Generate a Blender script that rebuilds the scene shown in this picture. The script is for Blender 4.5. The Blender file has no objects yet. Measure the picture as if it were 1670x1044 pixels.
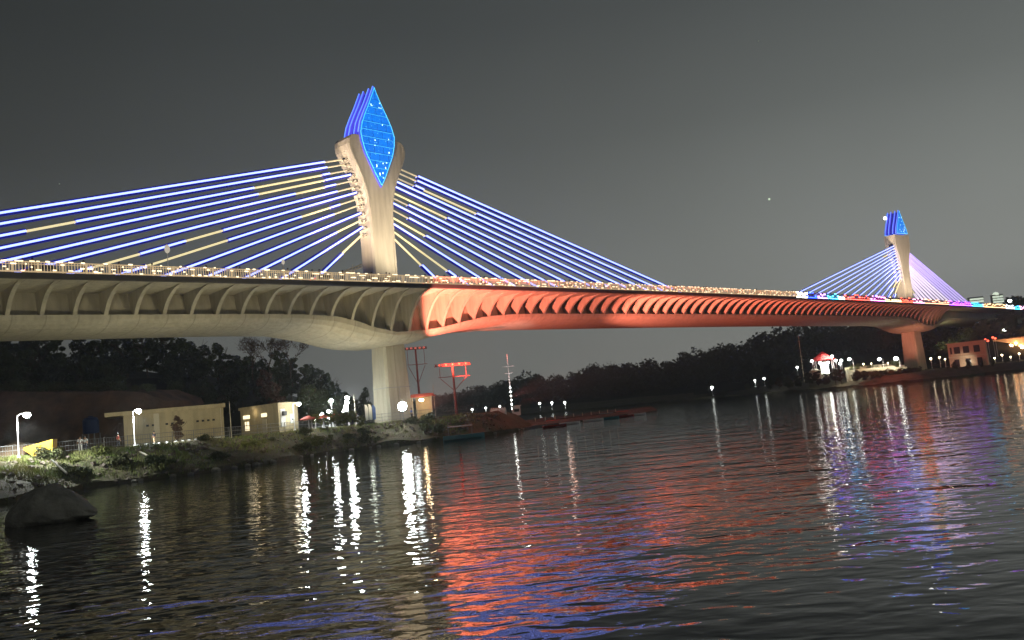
import bpy, bmesh, math, random
import numpy as np
from math import sin, cos, pi, radians as R
from mathutils import Vector, Matrix
random.seed(7)
SC = bpy.context.scene
COL = SC.collection
EYE = 3.6                                   # eye height above the lake (m)
FPX, PITCH, ROLL = 1400.0, 0.10296, -0.09685

# ------------------------------------------------------------------ camera
cam = bpy.data.cameras.new("camera"); cam.lens = FPX / 1670 * 36; cam.sensor_width = 36
cam.clip_start = 0.1; cam.clip_end = 9000
co = bpy.data.objects.new("camera", cam); COL.objects.link(co)
fw = Vector((0, cos(PITCH), sin(PITCH))); up0 = Vector((0, -sin(PITCH), cos(PITCH))); rt0 = Vector((1, 0, 0))
rt = rt0 * cos(ROLL) + up0 * sin(ROLL); up = -rt0 * sin(ROLL) + up0 * cos(ROLL)
m = Matrix((rt, up, -fw)).transposed().to_4x4(); m.translation = Vector((0, 0, EYE)); co.matrix_world = m
SC.camera = co
SC.view_settings.view_transform = 'Standard'; SC.view_settings.look = 'None'
SC.view_settings.exposure = 0.0; SC.view_settings.gamma = 1.0
SC.cycles.max_bounces = 5; SC.cycles.diffuse_bounces = 2; SC.cycles.glossy_bounces = 3
SC.cycles.transparent_max_bounces = 4; SC.cycles.sample_clamp_indirect = 4.0
SC.cycles.use_light_tree = True; SC.cycles.use_denoising = True
SC.cycles.caustics_reflective = True

# ------------------------------------------------------------------ night sky with city glow
W = bpy.data.worlds.new("World"); SC.world = W; W.use_nodes = True
wn = W.node_tree.nodes; wl = W.node_tree.links; bg = wn["Background"]
tc = wn.new("ShaderNodeTexCoord"); sp = wn.new("ShaderNodeSeparateXYZ"); wl.new(tc.outputs["Generated"], sp.inputs[0])
rp = wn.new("ShaderNodeValToRGB"); wl.new(sp.outputs["Z"], rp.inputs[0])
el = rp.color_ramp.elements
el[0].position = 0.0; el[0].color = (.200, .204, .188, 1)
el[1].position = 1.0; el[1].color = (.022, .024, .024, 1)
for p_, c_ in ((.10, (.186, .193, .178)), (.20, (.137, .145, .135)), (.30, (.088, .095, .090)), (.42, (.056, .062, .061)), (.6, (.036, .040, .039))):
    e_ = el.new(p_); e_.color = (*c_, 1)
mr = wn.new("ShaderNodeMapRange"); wl.new(sp.outputs["X"], mr.inputs["Value"])
mr.inputs["From Min"].default_value = -.55; mr.inputs["From Max"].default_value = .6
mr.inputs["To Min"].default_value = .52; mr.inputs["To Max"].default_value = 1.72
wnz = wn.new("ShaderNodeTexNoise"); wl.new(tc.outputs["Generated"], wnz.inputs["Vector"]); wnz.inputs["Scale"].default_value = 2.2
wnz.inputs["Detail"].default_value = 3
m2 = wn.new("ShaderNodeMapRange"); wl.new(wnz.outputs["Fac"], m2.inputs["Value"])
m2.inputs["To Min"].default_value = .84; m2.inputs["To Max"].default_value = 1.16
ml = wn.new("ShaderNodeMath"); ml.operation = 'MULTIPLY'; wl.new(mr.outputs[0], ml.inputs[0]); wl.new(m2.outputs[0], ml.inputs[1])
wl.new(rp.outputs[0], bg.inputs["Color"]); wl.new(ml.outputs[0], bg.inputs["Strength"])

# ------------------------------------------------------------------ helpers
def at(px, py, Y):
    """the world point at depth Y that stands in the direction of photograph pixel (px, py)"""
    v = fw + rt * ((px - 835) / FPX) - up * ((py - 522) / FPX)
    return Vector((0, 0, EYE)) + v * (Y / v.y)

def gx(px, Y, z=3.6):
    """x of the point on level z at depth Y seen in pixel column px"""
    a = at(px, 600, Y); b = at(px, 700, Y); t = (z - a.z) / (b.z - a.z)
    return a.x + (b.x - a.x) * t

def mat(name, col, rough=.8, var=.0, scale=1.0, emit=None, es=1.0, bump=0.0, bscale=None, col2=None, metal=0, sampled=True, coord='Object', stretch=(1, 1, 1)):
    M_ = bpy.data.materials.new(name); M_.use_nodes = True
    nt = M_.node_tree; b = nt.nodes["Principled BSDF"]
    b.inputs["Base Color"].default_value = (*col, 1); b.inputs["Roughness"].default_value = rough
    b.inputs["Metallic"].default_value = metal; b.inputs["Specular IOR Level"].default_value = .3
    if var or bump or col2:
        t = nt.nodes.new("ShaderNodeTexCoord"); mp = nt.nodes.new("ShaderNodeMapping"); nt.links.new(t.outputs[coord], mp.inputs[0])
        mp.inputs["Scale"].default_value = stretch
        n = nt.nodes.new("ShaderNodeTexNoise"); n.inputs["Scale"].default_value = scale; n.inputs["Detail"].default_value = 6
        n.inputs["Roughness"].default_value = .6
        nt.links.new(mp.outputs[0], n.inputs["Vector"])
        r = nt.nodes.new("ShaderNodeValToRGB"); nt.links.new(n.outputs["Fac"], r.inputs[0])
        c2 = col2 or tuple(c * (1 + var) for c in col); c1 = tuple(c * (1 - var) for c in col) if not col2 else col
        r.color_ramp.elements[0].position = .32; r.color_ramp.elements[0].color = (*c1, 1)
        r.color_ramp.elements[1].position = .68; r.color_ramp.elements[1].color = (*c2, 1)
        nt.links.new(r.outputs[0], b.inputs["Base Color"])
        if bump:
            n2 = nt.nodes.new("ShaderNodeTexNoise"); n2.inputs["Scale"].default_value = bscale or scale * 4; n2.inputs["Detail"].default_value = 5
            nt.links.new(mp.outputs[0], n2.inputs["Vector"])
            bp = nt.nodes.new("ShaderNodeBump"); bp.inputs["Strength"].default_value = bump; bp.inputs["Distance"].default_value = .2
            nt.links.new(n2.outputs["Fac"], bp.inputs["Height"]); nt.links.new(bp.outputs[0], b.inputs["Normal"])
    if emit:
        b.inputs["Emission Color"].default_value = (*emit, 1); b.inputs["Emission Strength"].default_value = es
        M_.cycles.emission_sampling = 'FRONT' if sampled else 'NONE'
    return M_

class MB:
    def __init__(s): s.v = []; s.f = []
    def add(s, vs, fs):
        o = len(s.v); s.v += [tuple(v) for v in vs]; s.f += [tuple(i + o for i in f) for f in fs]; return s
    def box(s, c, d, rz=0, taper=1.0):
        x, y, z = d[0] / 2, d[1] / 2, d[2] / 2; cr, sr = cos(rz), sin(rz); vs = []
        for k in (-1, 1):
            t = taper if k > 0 else 1
            for i, j in ((-1, -1), (1, -1), (1, 1), (-1, 1)):
                a, b = i * x * t, j * y * t; vs.append((c[0] + a * cr - b * sr, c[1] + a * sr + b * cr, c[2] + k * z))
        return s.add(vs, [(3, 2, 1, 0), (4, 5, 6, 7), (0, 1, 5, 4), (1, 2, 6, 5), (2, 3, 7, 6), (3, 0, 4, 7)])
    def tube(s, p, q, r, r2=None, n=6, caps=True):
        p, q = Vector(p), Vector(q); r2 = r if r2 is None else r2
        d = (q - p).normalized(); a = d.cross(Vector((0, 0, 1)))
        if a.length < 1e-3: a = Vector((1, 0, 0))
        a.normalize(); b = d.cross(a); vs = []
        for P, rr in ((p, r), (q, r2)):
            for i in range(n):
                t = 2 * pi * i / n; vs.append(P + (a * cos(t) + b * sin(t)) * rr)
        fs = [(i, (i + 1) % n, n + (i + 1) % n, n + i) for i in range(n)]
        if caps: fs += [tuple(range(n))[::-1], tuple(range(n, 2 * n))]
        return s.add(vs, fs)
    def path(s, pts, r, n=6):
        for i in range(len(pts) - 1): s.tube(pts[i], pts[i + 1], r, n=n)
        return s
    def ball(s, c, r, n=6, m_=4, sq=1):
        vs = [(c[0], c[1], c[2] - r * sq)]; fs = []
        for j in range(1, m_):
            t = -pi / 2 + pi * j / m_
            for i in range(n): vs.append((c[0] + r * cos(t) * cos(2 * pi * i / n), c[1] + r * cos(t) * sin(2 * pi * i / n), c[2] + r * sq * sin(t)))
        vs.append((c[0], c[1], c[2] + r * sq)); L = len(vs) - 1
        for i in range(n): fs.append((0, 1 + (i + 1) % n, 1 + i)); fs.append((L, L - n + i, L - n + (i + 1) % n))
        for j in range(m_ - 2):
            for i in range(n):
                a = 1 + j * n; fs.append((a + i, a + (i + 1) % n, a + n + (i + 1) % n, a + n + i))
        return s.add(vs, fs)
    def lathe(s, prof, n=8, c=(0, 0, 0)):
        vs = []; fs = []
        for r, z in prof:
            for i in range(n): vs.append((c[0] + r * cos(2 * pi * i / n), c[1] + r * sin(2 * pi * i / n), c[2] + z))
        for j in range(len(prof) - 1):
            for i in range(n): fs.append((j * n + i, j * n + (i + 1) % n, (j + 1) * n + (i + 1) % n, (j + 1) * n + i))
        fs.append(tuple(range(n))[::-1]); fs.append(tuple(range((len(prof) - 1) * n, len(prof) * n)))
        return s.add(vs, fs)
    def prism(s, poly, y0, y1):
        """polygon in xz extruded along y"""
        n = len(poly); vs = [(x, y0, z) for x, z in poly] + [(x, y1, z) for x, z in poly]
        return s.add(vs, [tuple(range(n)), tuple(range(n, 2 * n))[::-1]] + [(i, n + i, n + (i + 1) % n, (i + 1) % n) for i in range(n)])
    def grid(s, rows, closed=False):
        h, w = len(rows), len(rows[0]); vs = [p for r in rows for p in r]
        return s.add(vs, [(j * w + i, j * w + i + 1, (j + 1) * w + i + 1, (j + 1) * w + i) for j in range(h - 1) for i in range(w - 1)])
    def quads(s, c, n, spread, size, rnd):
        for _ in range(n):
            p = Vector(c) + Vector((rnd.gauss(0, 1) * spread[0], rnd.gauss(0, 1) * spread[1], rnd.gauss(0, 1) * spread[2]))
            leafq(s, p, size * rnd.uniform(.6, 1.3), rnd)
        return s
    def build(s, name, mt, parent=None, loc=None, smooth=False, fixn=True):
        me = bpy.data.meshes.new(name); me.from_pydata(s.v, [], s.f)
        if fixn and len(s.f) < 30000:
            bm = bmesh.new(); bm.from_mesh(me); bmesh.ops.recalc_face_normals(bm, faces=bm.faces); bm.to_mesh(me); bm.free()
        if smooth: me.polygons.foreach_set("use_smooth", [True] * len(me.polygons))
        me.materials.append(mt); me.update()
        o = bpy.data.objects.new(name, me); COL.objects.link(o)
        if parent: o.parent = parent
        if loc is not None: o.location = loc
        return o

def leafq(mb, p, s_, rnd):
    a = Vector((rnd.gauss(0, 1), rnd.gauss(0, 1), rnd.gauss(0, .7))).normalized()
    b = a.cross(Vector((rnd.gauss(0, 1), rnd.gauss(0, 1), rnd.gauss(0, 1)))).normalized()
    o = len(mb.v); mb.v += [tuple(p - a * s_ - b * s_ * .45), tuple(p + a * s_ * .2 - b * s_ * .6), tuple(p + a * s_), tuple(p + b * s_ * .6 - a * s_ * .1)]
    mb.f.append((o, o + 1, o + 2, o + 3))

def tag(o, label=None, cat=None, group=None, kind=None):
    if label: o['label'] = label
    if cat: o['category'] = cat
    if group: o['group'] = group
    if kind: o['kind'] = kind
    return o
def empty(name, loc=(0, 0, 0), rz=0, parent=None):
    o = bpy.data.objects.new(name, None); COL.objects.link(o); o.location = loc; o.rotation_euler = (0, 0, rz); o.empty_display_size = .3
    if parent: o.parent = parent
    return o
def copy_tree(o, parent=None):
    c = o.copy(); COL.objects.link(c); c.parent = parent
    for ch in list(o.children): copy_tree(ch, c)
    return c
def light(name, typ, loc, power, color, size=.2, target=None, spot=None, blend=.4, parent=None):
    l = bpy.data.lights.new(name, typ); l.energy = power; l.color = color; l.shadow_soft_size = size
    if spot: l.spot_size = spot; l.spot_blend = blend
    o = bpy.data.objects.new(name, l); COL.objects.link(o); o.location = loc
    if target is not None: o.rotation_euler = (Vector(target) - Vector(loc)).to_track_quat('-Z', 'Y').to_euler()
    if parent: o.parent = parent
    return o
def fbm(x, y, seed=0):
    v = 0; a = 1
    for k in range(4):
        f = 2 ** k; v += a * sin(x * f * 1.3 + seed * 1.7 + sin(y * f * .9 + seed + k)) * cos(y * f * 1.1 - seed * 2.1 + sin(x * f * .7 + k)); a *= .5
    return v * .5

# ------------------------------------------------------------------ materials
M = {}
M['concrete'] = mat('concrete', (.42, .385, .295), .75, var=.07, scale=.22, bump=.18, bscale=1.5)
def weather(M_, joint=3.62, joff=0.0):
    nt = M_.node_tree; b = nt.nodes["Principled BSDF"]; src = b.inputs["Base Color"].links[0].from_socket
    t = nt.nodes.new("ShaderNodeTexCoord"); mp = nt.nodes.new("ShaderNodeMapping"); mp.inputs["Scale"].default_value = (1.5, 1.5, .16); nt.links.new(t.outputs["Object"], mp.inputs[0])
    n = nt.nodes.new("ShaderNodeTexNoise"); n.inputs["Scale"].default_value = 1.0; n.inputs["Detail"].default_value = 5; nt.links.new(mp.outputs[0], n.inputs["Vector"])
    r = nt.nodes.new("ShaderNodeMapRange"); nt.links.new(n.outputs["Fac"], r.inputs["Value"]); r.inputs["From Min"].default_value = .30; r.inputs["From Max"].default_value = .62; r.inputs["To Min"].default_value = .80; r.inputs["To Max"].default_value = 1.03
    mx = nt.nodes.new("ShaderNodeMix"); mx.data_type = 'RGBA'; mx.blend_type = 'MULTIPLY'; mx.inputs[0].default_value = 1.0; nt.links.new(src, mx.inputs[6]); nt.links.new(r.outputs[0], mx.inputs[7]); out = mx.outputs[2]
    if joint:
        sp_ = nt.nodes.new("ShaderNodeSeparateXYZ"); nt.links.new(t.outputs["Object"], sp_.inputs[0])
        m_ = nt.nodes.new("ShaderNodeMath"); m_.operation = 'PINGPONG'; nt.links.new(sp_.outputs["X"], m_.inputs[0]); m_.inputs[1].default_value = joint / 2
        l_ = nt.nodes.new("ShaderNodeMapRange"); nt.links.new(m_.outputs[0], l_.inputs["Value"]); l_.inputs["From Min"].default_value = .03; l_.inputs["From Max"].default_value = .12; l_.inputs["To Min"].default_value = .72; l_.inputs["To Max"].default_value = 1
        m2_ = nt.nodes.new("ShaderNodeMix"); m2_.data_type = 'RGBA'; m2_.blend_type = 'MULTIPLY'; m2_.inputs[0].default_value = 1.0; nt.links.new(out, m2_.inputs[6]); nt.links.new(l_.outputs[0], m2_.inputs[7]); out = m2_.outputs[2]
    nt.links.new(out, b.inputs["Base Color"])
weather(M['concrete'])
M['concrete_pylon'] = mat('concrete_pylon', (.43, .41, .37), .7, var=.08, scale=.35, bump=.15, bscale=2.0, stretch=(1, 1, .35))
M['asphalt'] = mat('asphalt', (.05, .05, .05), .9)
M['parapet'] = mat('parapet', (.07, .065, .06), .8, var=.2, scale=1)
M['railing'] = mat('railing_warm_glow', (.5, .42, .3), .5, emit=(1, .72, .40), es=.42, sampled=False)  # glow put into the rails in place of warm lamplight
M['warm_bulb'] = mat('warm_bulb', (.8, .7, .5), .5, emit=(1, .80, .50), es=2.2, sampled=False)
M['stay'] = mat('stay_pipe', (.55, .5, .38), .5, emit=(1, .80, .46), es=.42, sampled=False)  # faint emission imitates floodlight on the pipe
M['warm_pipe_glow'] = mat('warm_pipe_glow', (.6, .5, .3), .5, emit=(1, .84, .42), es=.95, sampled=False)  # glow stands in for warm floodlight on bare cable pipe
M['blue_halo'] = mat('blue_halo_sleeve', (.02, .02, .12), .5, emit=(.004, .006, .16), es=1.0, sampled=False)  # emission paints the blue halo round the LED strips
M['blue_led'] = mat('blue_led', (.3, .35, .8), .5, emit=(.27, .34, 1.0), es=3.2, sampled=False)
M['violet_halo'] = mat('violet_halo_sleeve', (.08, .05, .2), .5, emit=(.06, .035, .22), es=1.0, sampled=False)  # same painted halo in violet
M['violet_led'] = mat('violet_led', (.5, .4, .8), .5, emit=(.42, .32, 1.0), es=2.4, sampled=False)
M['pale_led'] = mat('pale_led', (.6, .6, .7), .5, emit=(.75, .62, 1.0), es=2.4, sampled=False)
weather(M['concrete_pylon'], 0)
M['white_paint'] = mat('white_paint', (.7, .7, .7), .5)
M['steel'] = mat('steel', (.25, .25, .25), .5, metal=.5)
M['dark_metal'] = mat('dark_metal', (.04, .04, .045), .5)
M['red_metal'] = mat('red_oxide_metal', (.26, .05, .04), .6, var=.2, scale=2)
M['beige_wall'] = mat('beige_wall', (.50, .42, .26), .85, var=.09, scale=.6, bump=.1)
weather(M['beige_wall'], 0)
M['cream'] = mat('cream_trim', (.6, .54, .4), .7)
M['glass_dark'] = mat('dark_glass', (.02, .02, .025), .15)
M['window_warm'] = mat('lit_window', (.8, .7, .5), .5, emit=(1, .85, .55), es=1.6)
M['window_cool'] = mat('lit_office_window', (.8, .8, .7), .5, emit=(.86, 1, .78), es=1.25, sampled=False)
M['lamp_white'] = mat('lamp_white', (.9, .9, .9), .5, emit=(.93, 1.0, .97), es=150.0)
M['lamp_far'] = mat('lamp_far', (.9, .9, .9), .5, emit=(.95, 1.0, .93), es=19.0)
M['lamp_dim'] = mat('lamp_dim', (.9, .9, .9), .5, emit=(.95, 1.0, .93), es=7.0)
M['lamp_warm'] = mat('lamp_warm', (.9, .8, .6), .5, emit=(1, .82, .50), es=22.0)
M['lamp_orange'] = mat('lamp_orange', (.9, .6, .3), .5, emit=(1, .50, .22), es=32.0)
M['lamp_red'] = mat('lamp_red', (.9, .2, .1), .5, emit=(1, .10, .05), es=5.0)
M['red_glow'] = mat('red_glow_box', (.9, .2, .1), .4, emit=(1, .13, .08), es=.7, sampled=False)  # low glow imitates red light falling on the gantry boxes
M['earth'] = mat('earth', (.13, .10, .07), .95, scale=.35, col2=(.06, .07, .03), bump=.8, bscale=2.5)
M['hill_soil'] = mat('hill_soil', (.035, .034, .022), .95, scale=.15, col2=(.015, .02, .01), bump=.6)
M['red_earth'] = mat('red_earth', (.17, .095, .055), .95, scale=.35, col2=(.06, .045, .028), bump=1.0, bscale=1.0)
M['sand'] = mat('sand', (.17, .115, .07), .95, var=.25, scale=1.5, bump=.6)
M['spit'] = mat('spit_sand', (.15, .125, .11), .95, var=.3, scale=.4, bump=.5)
M['rock'] = mat('rock', (.20, .19, .165), .85, scale=1.1, col2=(.36, .34, .29), bump=.8, bscale=3)
M['rubble'] = mat('rubble', (.10, .08, .065), .9, scale=.9, col2=(.20, .165, .135))
M['bark'] = mat('bark', (.10, .075, .05), .9, var=.3, scale=3)
M['leaf'] = mat('leaf', (.065, .08, .034), .8, var=.35, scale=.6)
M['leaf2'] = mat('leaf_dark', (.055, .066, .036), .8, var=.35, scale=.5)
M['leaf3'] = mat('leaf_yellowish', (.12, .13, .035), .8, var=.3, scale=.8)
M['leaf_red'] = mat('leaf_dry', (.10, .055, .035), .85, var=.4, scale=.9)
M['grass'] = mat('grass', (.14, .23, .05), .9, scale=.5, col2=(.28, .24, .11))
M['shrub'] = mat('shrub', (.05, .07, .022), .9, scale=.8, col2=(.09, .075, .04))
M['yellow'] = mat('yellow_paint', (.72, .42, .03), .6, var=.1, scale=2)
M['red_cloth'] = mat('red_cloth', (.55, .10, .07), .8)
M['blue_cloth'] = mat('blue_cloth', (.08, .14, .40), .8)
M['blue_tank'] = mat('blue_plastic', (.02, .04, .12), .6)
M['teal_boat'] = mat('teal_paint', (.05, .22, .25), .5)
M['white_cloth'] = mat('white_cloth', (.75, .75, .72), .8)
M['dark_cloth'] = mat('dark_cloth', (.04, .04, .06), .8)
M['tan_cloth'] = mat('tan_cloth', (.45, .32, .2), .8)
M['skin'] = mat('skin', (.30, .17, .10), .6)
M['hair'] = mat('hair', (.01, .01, .01), .6)
M['car_white'] = mat('car_white', (.7, .7, .68), .3); M['car_grey'] = mat('car_grey', (.2, .2, .21), .3); M['car_red'] = mat('car_red', (.4, .03, .02), .3)
M['rubber'] = mat('rubber', (.02, .02, .02), .8)
M['tail'] = mat('tail_lamp', (.6, .02, .01), .4, emit=(1, .06, .03), es=3, sampled=False)
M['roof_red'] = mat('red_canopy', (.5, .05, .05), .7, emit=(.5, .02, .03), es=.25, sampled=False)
M['orange_wall'] = mat('peach_wall', (.58, .44, .30), .85, var=.08, scale=.5)
M['far_conc'] = mat('far_concrete', (.30, .30, .29), .8)

def diamond_mat():
    M_ = bpy.data.materials.new('blue_led_screen'); M_.use_nodes = True; nt = M_.node_tree; b = nt.nodes["Principled BSDF"]
    t = nt.nodes.new("ShaderNodeTexCoord"); s_ = nt.nodes.new("ShaderNodeSeparateXYZ"); nt.links.new(t.outputs["Object"], s_.inputs[0])
    cb = nt.nodes.new("ShaderNodeCombineXYZ"); nt.links.new(s_.outputs["X"], cb.inputs["X"]); nt.links.new(s_.outputs["Z"], cb.inputs["Y"])
    br = nt.nodes.new("ShaderNodeTexBrick"); nt.links.new(cb.outputs[0], br.inputs["Vector"]); br.inputs["Scale"].default_value = 1.0
    br.inputs["Brick Width"].default_value = 1.9; br.inputs["Row Height"].default_value = 1.35; br.inputs["Mortar Size"].default_value = .06
    br.inputs["Color1"].default_value = (.000, .235, 1.0, 1); br.inputs["Color2"].default_value = (.000, .185, .86, 1); br.inputs["Mortar"].default_value = (.0, .10, .55, 1)
    n = nt.nodes.new("ShaderNodeTexNoise"); n.inputs["Scale"].default_value = 3.0; n.inputs["Detail"].default_value = 4; nt.links.new(t.outputs["Object"], n.inputs["Vector"])
    mr_ = nt.nodes.new("ShaderNodeMapRange"); nt.links.new(n.outputs["Fac"], mr_.inputs["Value"]); mr_.inputs["To Min"].default_value = .55; mr_.inputs["To Max"].default_value = 1.5
    vo = nt.nodes.new("ShaderNodeTexVoronoi"); vo.inputs["Scale"].default_value = 2.6; nt.links.new(t.outputs["Object"], vo.inputs["Vector"])
    ls = nt.nodes.new("ShaderNodeMapRange"); nt.links.new(vo.outputs["Distance"], ls.inputs["Value"]); ls.inputs["From Min"].default_value = .12; ls.inputs["From Max"].default_value = .30; ls.inputs["To Min"].default_value = 1; ls.inputs["To Max"].default_value = 0
    sv_ = nt.nodes.new("ShaderNodeSeparateColor"); nt.links.new(vo.outputs["Color"], sv_.inputs[0]); gt = nt.nodes.new("ShaderNodeMath"); gt.operation = 'POWER'; nt.links.new(sv_.outputs[0], gt.inputs[0]); gt.inputs[1].default_value = 3
    mu = nt.nodes.new("ShaderNodeMath"); mu.operation = 'MULTIPLY'; nt.links.new(ls.outputs[0], mu.inputs[0]); nt.links.new(gt.outputs[0], mu.inputs[1])
    mx = nt.nodes.new("ShaderNodeMix"); mx.data_type = 'RGBA'; nt.links.new(mu.outputs[0], mx.inputs[0]); nt.links.new(br.outputs["Color"], mx.inputs[6]); mx.inputs[7].default_value = (.25, .9, 1.2, 1)
    nt.links.new(mx.outputs[2], b.inputs["Emission Color"]); nt.links.new(mr_.outputs[0], b.inputs["Emission Strength"])
    b.inputs["Base Color"].default_value = (.01, .03, .1, 1); M_.cycles.emission_sampling = 'FRONT'
    return M_
M['screen'] = diamond_mat()
M['screen_edge'] = mat('cyan_edge_led', (.1, .5, .8), .5, emit=(.08, .62, 1.0), es=1.15, sampled=False)
M['screen_dot'] = mat('white_led_dot', (.8, .9, 1), .5, emit=(.5, .95, 1.0), es=2.2, sampled=False)
M['fin'] = mat('violet_lit_fin', (.1, .1, .5), .5, emit=(.085, .075, .72), es=.9, sampled=False)
M['fin_core'] = mat('blue_lit_core', (.02, .02, .3), .5, emit=(.012, .02, .34), es=.8, sampled=False)
M['fin_led'] = mat('fin_led', (.2, .3, .9), .5, emit=(.12, .28, 1.0), es=1.4, sampled=False)

def water_mat():
    M_ = bpy.data.materials.new('lake_water'); M_.use_nodes = True; nt = M_.node_tree; b = nt.nodes["Principled BSDF"]
    b.inputs["Base Color"].default_value = (.010, .0105, .009, 1); b.inputs["Roughness"].default_value = .015; b.inputs["IOR"].default_value = 1.36
    b.inputs["Specular IOR Level"].default_value = .5
    t = nt.nodes.new("ShaderNodeTexCoord"); prev = None
    for sc_, st, dist, strength, det in (((.18, .45, 1), 1.0, .043, .9, 1.5), ((1.15, 1.8, 1), 1.0, .0185, .9, 1.2), ((3.6, 6.5, 1), 1.0, .0016, .9, 1)):
        mp = nt.nodes.new("ShaderNodeMapping"); mp.inputs["Scale"].default_value = sc_; mp.inputs["Rotation"].default_value = (0, 0, .12)
        nt.links.new(t.outputs["Object"], mp.inputs[0])
        n = nt.nodes.new("ShaderNodeTexNoise"); n.inputs["Scale"].default_value = st; n.inputs["Detail"].default_value = det; n.inputs["Distortion"].default_value = .4
        nt.links.new(mp.outputs[0], n.inputs["Vector"])
        bp = nt.nodes.new("ShaderNodeBump"); bp.inputs["Strength"].default_value = strength; bp.inputs["Distance"].default_value = dist * 2
        nt.links.new(n.outputs["Fac"], bp.inputs["Height"])
        if prev: nt.links.new(prev.outputs[0], bp.inputs["Normal"])
        prev = bp
    nt.links.new(prev.outputs[0], b.inputs["Normal"])
    return M_
M['water'] = water_mat()

# ------------------------------------------------------------------ lake and ground
tag(MB().grid([[(-900, -60, 0), (1200, -60, 0)], [(-900, 1500, 0), (1200, 1500, 0)]]).build('water', M['water'], fixn=False), kind='structure')
tag(MB().grid([[(-5000, -300, -3), (6000, -300, -3)], [(-5000, 8000, -3), (6000, 8000, -3)]]).build('ground', M['hill_soil'], fixn=False), kind='structure')

def loft(name, rails, mt, nsub=3, amp=.35, seed=0, kind='structure', freq=.25):
    """rails: list of polylines (same number of points), from the water's edge inland; resampled and roughened"""
    K = len(rails[0]); T = (K - 1) * nsub * 2
    def samp(rail, u):
        i = min(int(u), K - 2); f = u - i; a, b = Vector(rail[i]), Vector(rail[i + 1]); return a.lerp(b, f)
    rows = []
    full = []
    for j in range(len(rails) - 1):
        for q in range(nsub): full.append((j, q / nsub))
    full.append((len(rails) - 2, 1.0))
    for j, q in full:
        row = []
        for i in range(T + 1):
            u = i * (K - 1) / T
            p = samp(rails[j], u).lerp(samp(rails[j + 1], u), q)
            k = amp if (j or q) else amp * .3
            p = p + Vector((fbm(p.x * freq, p.y * freq, seed) * k, fbm(p.y * freq, p.x * freq, seed + 3) * k, fbm(p.x * freq * 1.7, p.y * freq * 1.7, seed + 5) * k * .7))
            row.append(p)
        rows.append(row)
    o = MB().grid(rows).build(name, mt, smooth=False); tag(o, kind=kind); return o
# left bank: water edge, toe, brow, terrace back
edge = [(-75, 52), (-58, 62), (-42, 70), (-43, 84), (-35, 92), (-31, 100), (-29, 112), (-25, 122), (-19, 127), (-12, 130), (-6, 133), (-2, 140), (2, 152)]
brow = [(-82, 62), (-66, 74), (-52, 84), (-50, 92), (-43, 100), (-38, 107), (-34, 118), (-29, 128), (-21, 133), (-13, 136), (-7, 139), (-5, 145), (-3, 156)]
back = [(-150, 150), (-130, 150), (-110, 150), (-95, 150), (-80, 150), (-70, 152), (-60, 158), (-50, 165), (-36, 172), (-26, 176), (-18, 180), (-12, 184), (-8, 190)]
mid = [(a[0] * .45 + b[0] * .55, a[1] * .45 + b[1] * .55) for a, b in zip(edge, brow)]
loft('bank', [[(x, y, -.6) for x, y in edge], [(x, y, .5) for x, y in edge], [(x, y, 2.3) for x, y in mid], [(x, y, 3.45) for x, y in brow], [(x, y, 3.5) for x, y in back]],
     M['earth'], nsub=3, amp=.55, seed=1)
# low sandy spit with landing stage
sp_e = [(0, 146), (6, 154), (14, 166), (24, 180), (30, 190)]; sp_b = [(-4, 160), (3, 176), (10, 190), (22, 200), (30, 200)]
loft('spit', [[(x, y, -.4) for x, y in sp_e], [(x, y, .35) for x, y in sp_e], [(x, y, 1.1) for x, y in sp_b], [(x + 2, y + 20, -.5) for x, y in sp_b]], M['spit'], nsub=3, amp=.3, seed=2)
# terrace behind and rising wooded hill on the left (up to 24 m)
hx = [-330, -260, -200, -150, -118, -95, -76, -62, -52, -44, -36]
hy0 = [150] * 3 + [148, 148, 150, 154, 160, 168, 180, 196]
hz = [20, 20, 21, 21, 21, 20, 18, 14, 10, 5.5, 3.2]
loft('hill', [[(x, y, 3.0) for x, y in zip(hx, hy0)], [(x, y + 14, 3.4 + h * .4) for x, y, h in zip(hx, hy0, hz)], [(x - 4, y + 34, 3.4 + h * .8) for x, y, h in zip(hx, hy0, hz)],
              [(x - 8, y + 60, 3 + h) for x, y, h in zip(hx, hy0, hz)], [(x - 20, y + 140, 2) for x, y, h in zip(hx, hy0, hz)]], M['hill_soil'], nsub=3, amp=1.2, seed=4, freq=.1)
# red earth cutting behind the works yard
cx0 = [at(-60, 640, 142), at(20, 640, 140), at(100, 640, 140), at(180, 638, 141), at(235, 640, 143), at(275, 655, 146), at(300, 690, 150)]
loft('earth_cutting', [[(p.x, p.y - 6, 3.2) for p in cx0], [(p.x, p.y - 3.5, 3.4 + (p.z - 3.4) * .55) for p in cx0], [(p.x, p.y, p.z) for p in cx0], [(p.x, p.y + 14, p.z + .6) for p in cx0], [(p.x, p.y + 22, 2.5) for p in cx0]],
     M['red_earth'], nsub=4, amp=.5, seed=6, freq=.3)
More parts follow.
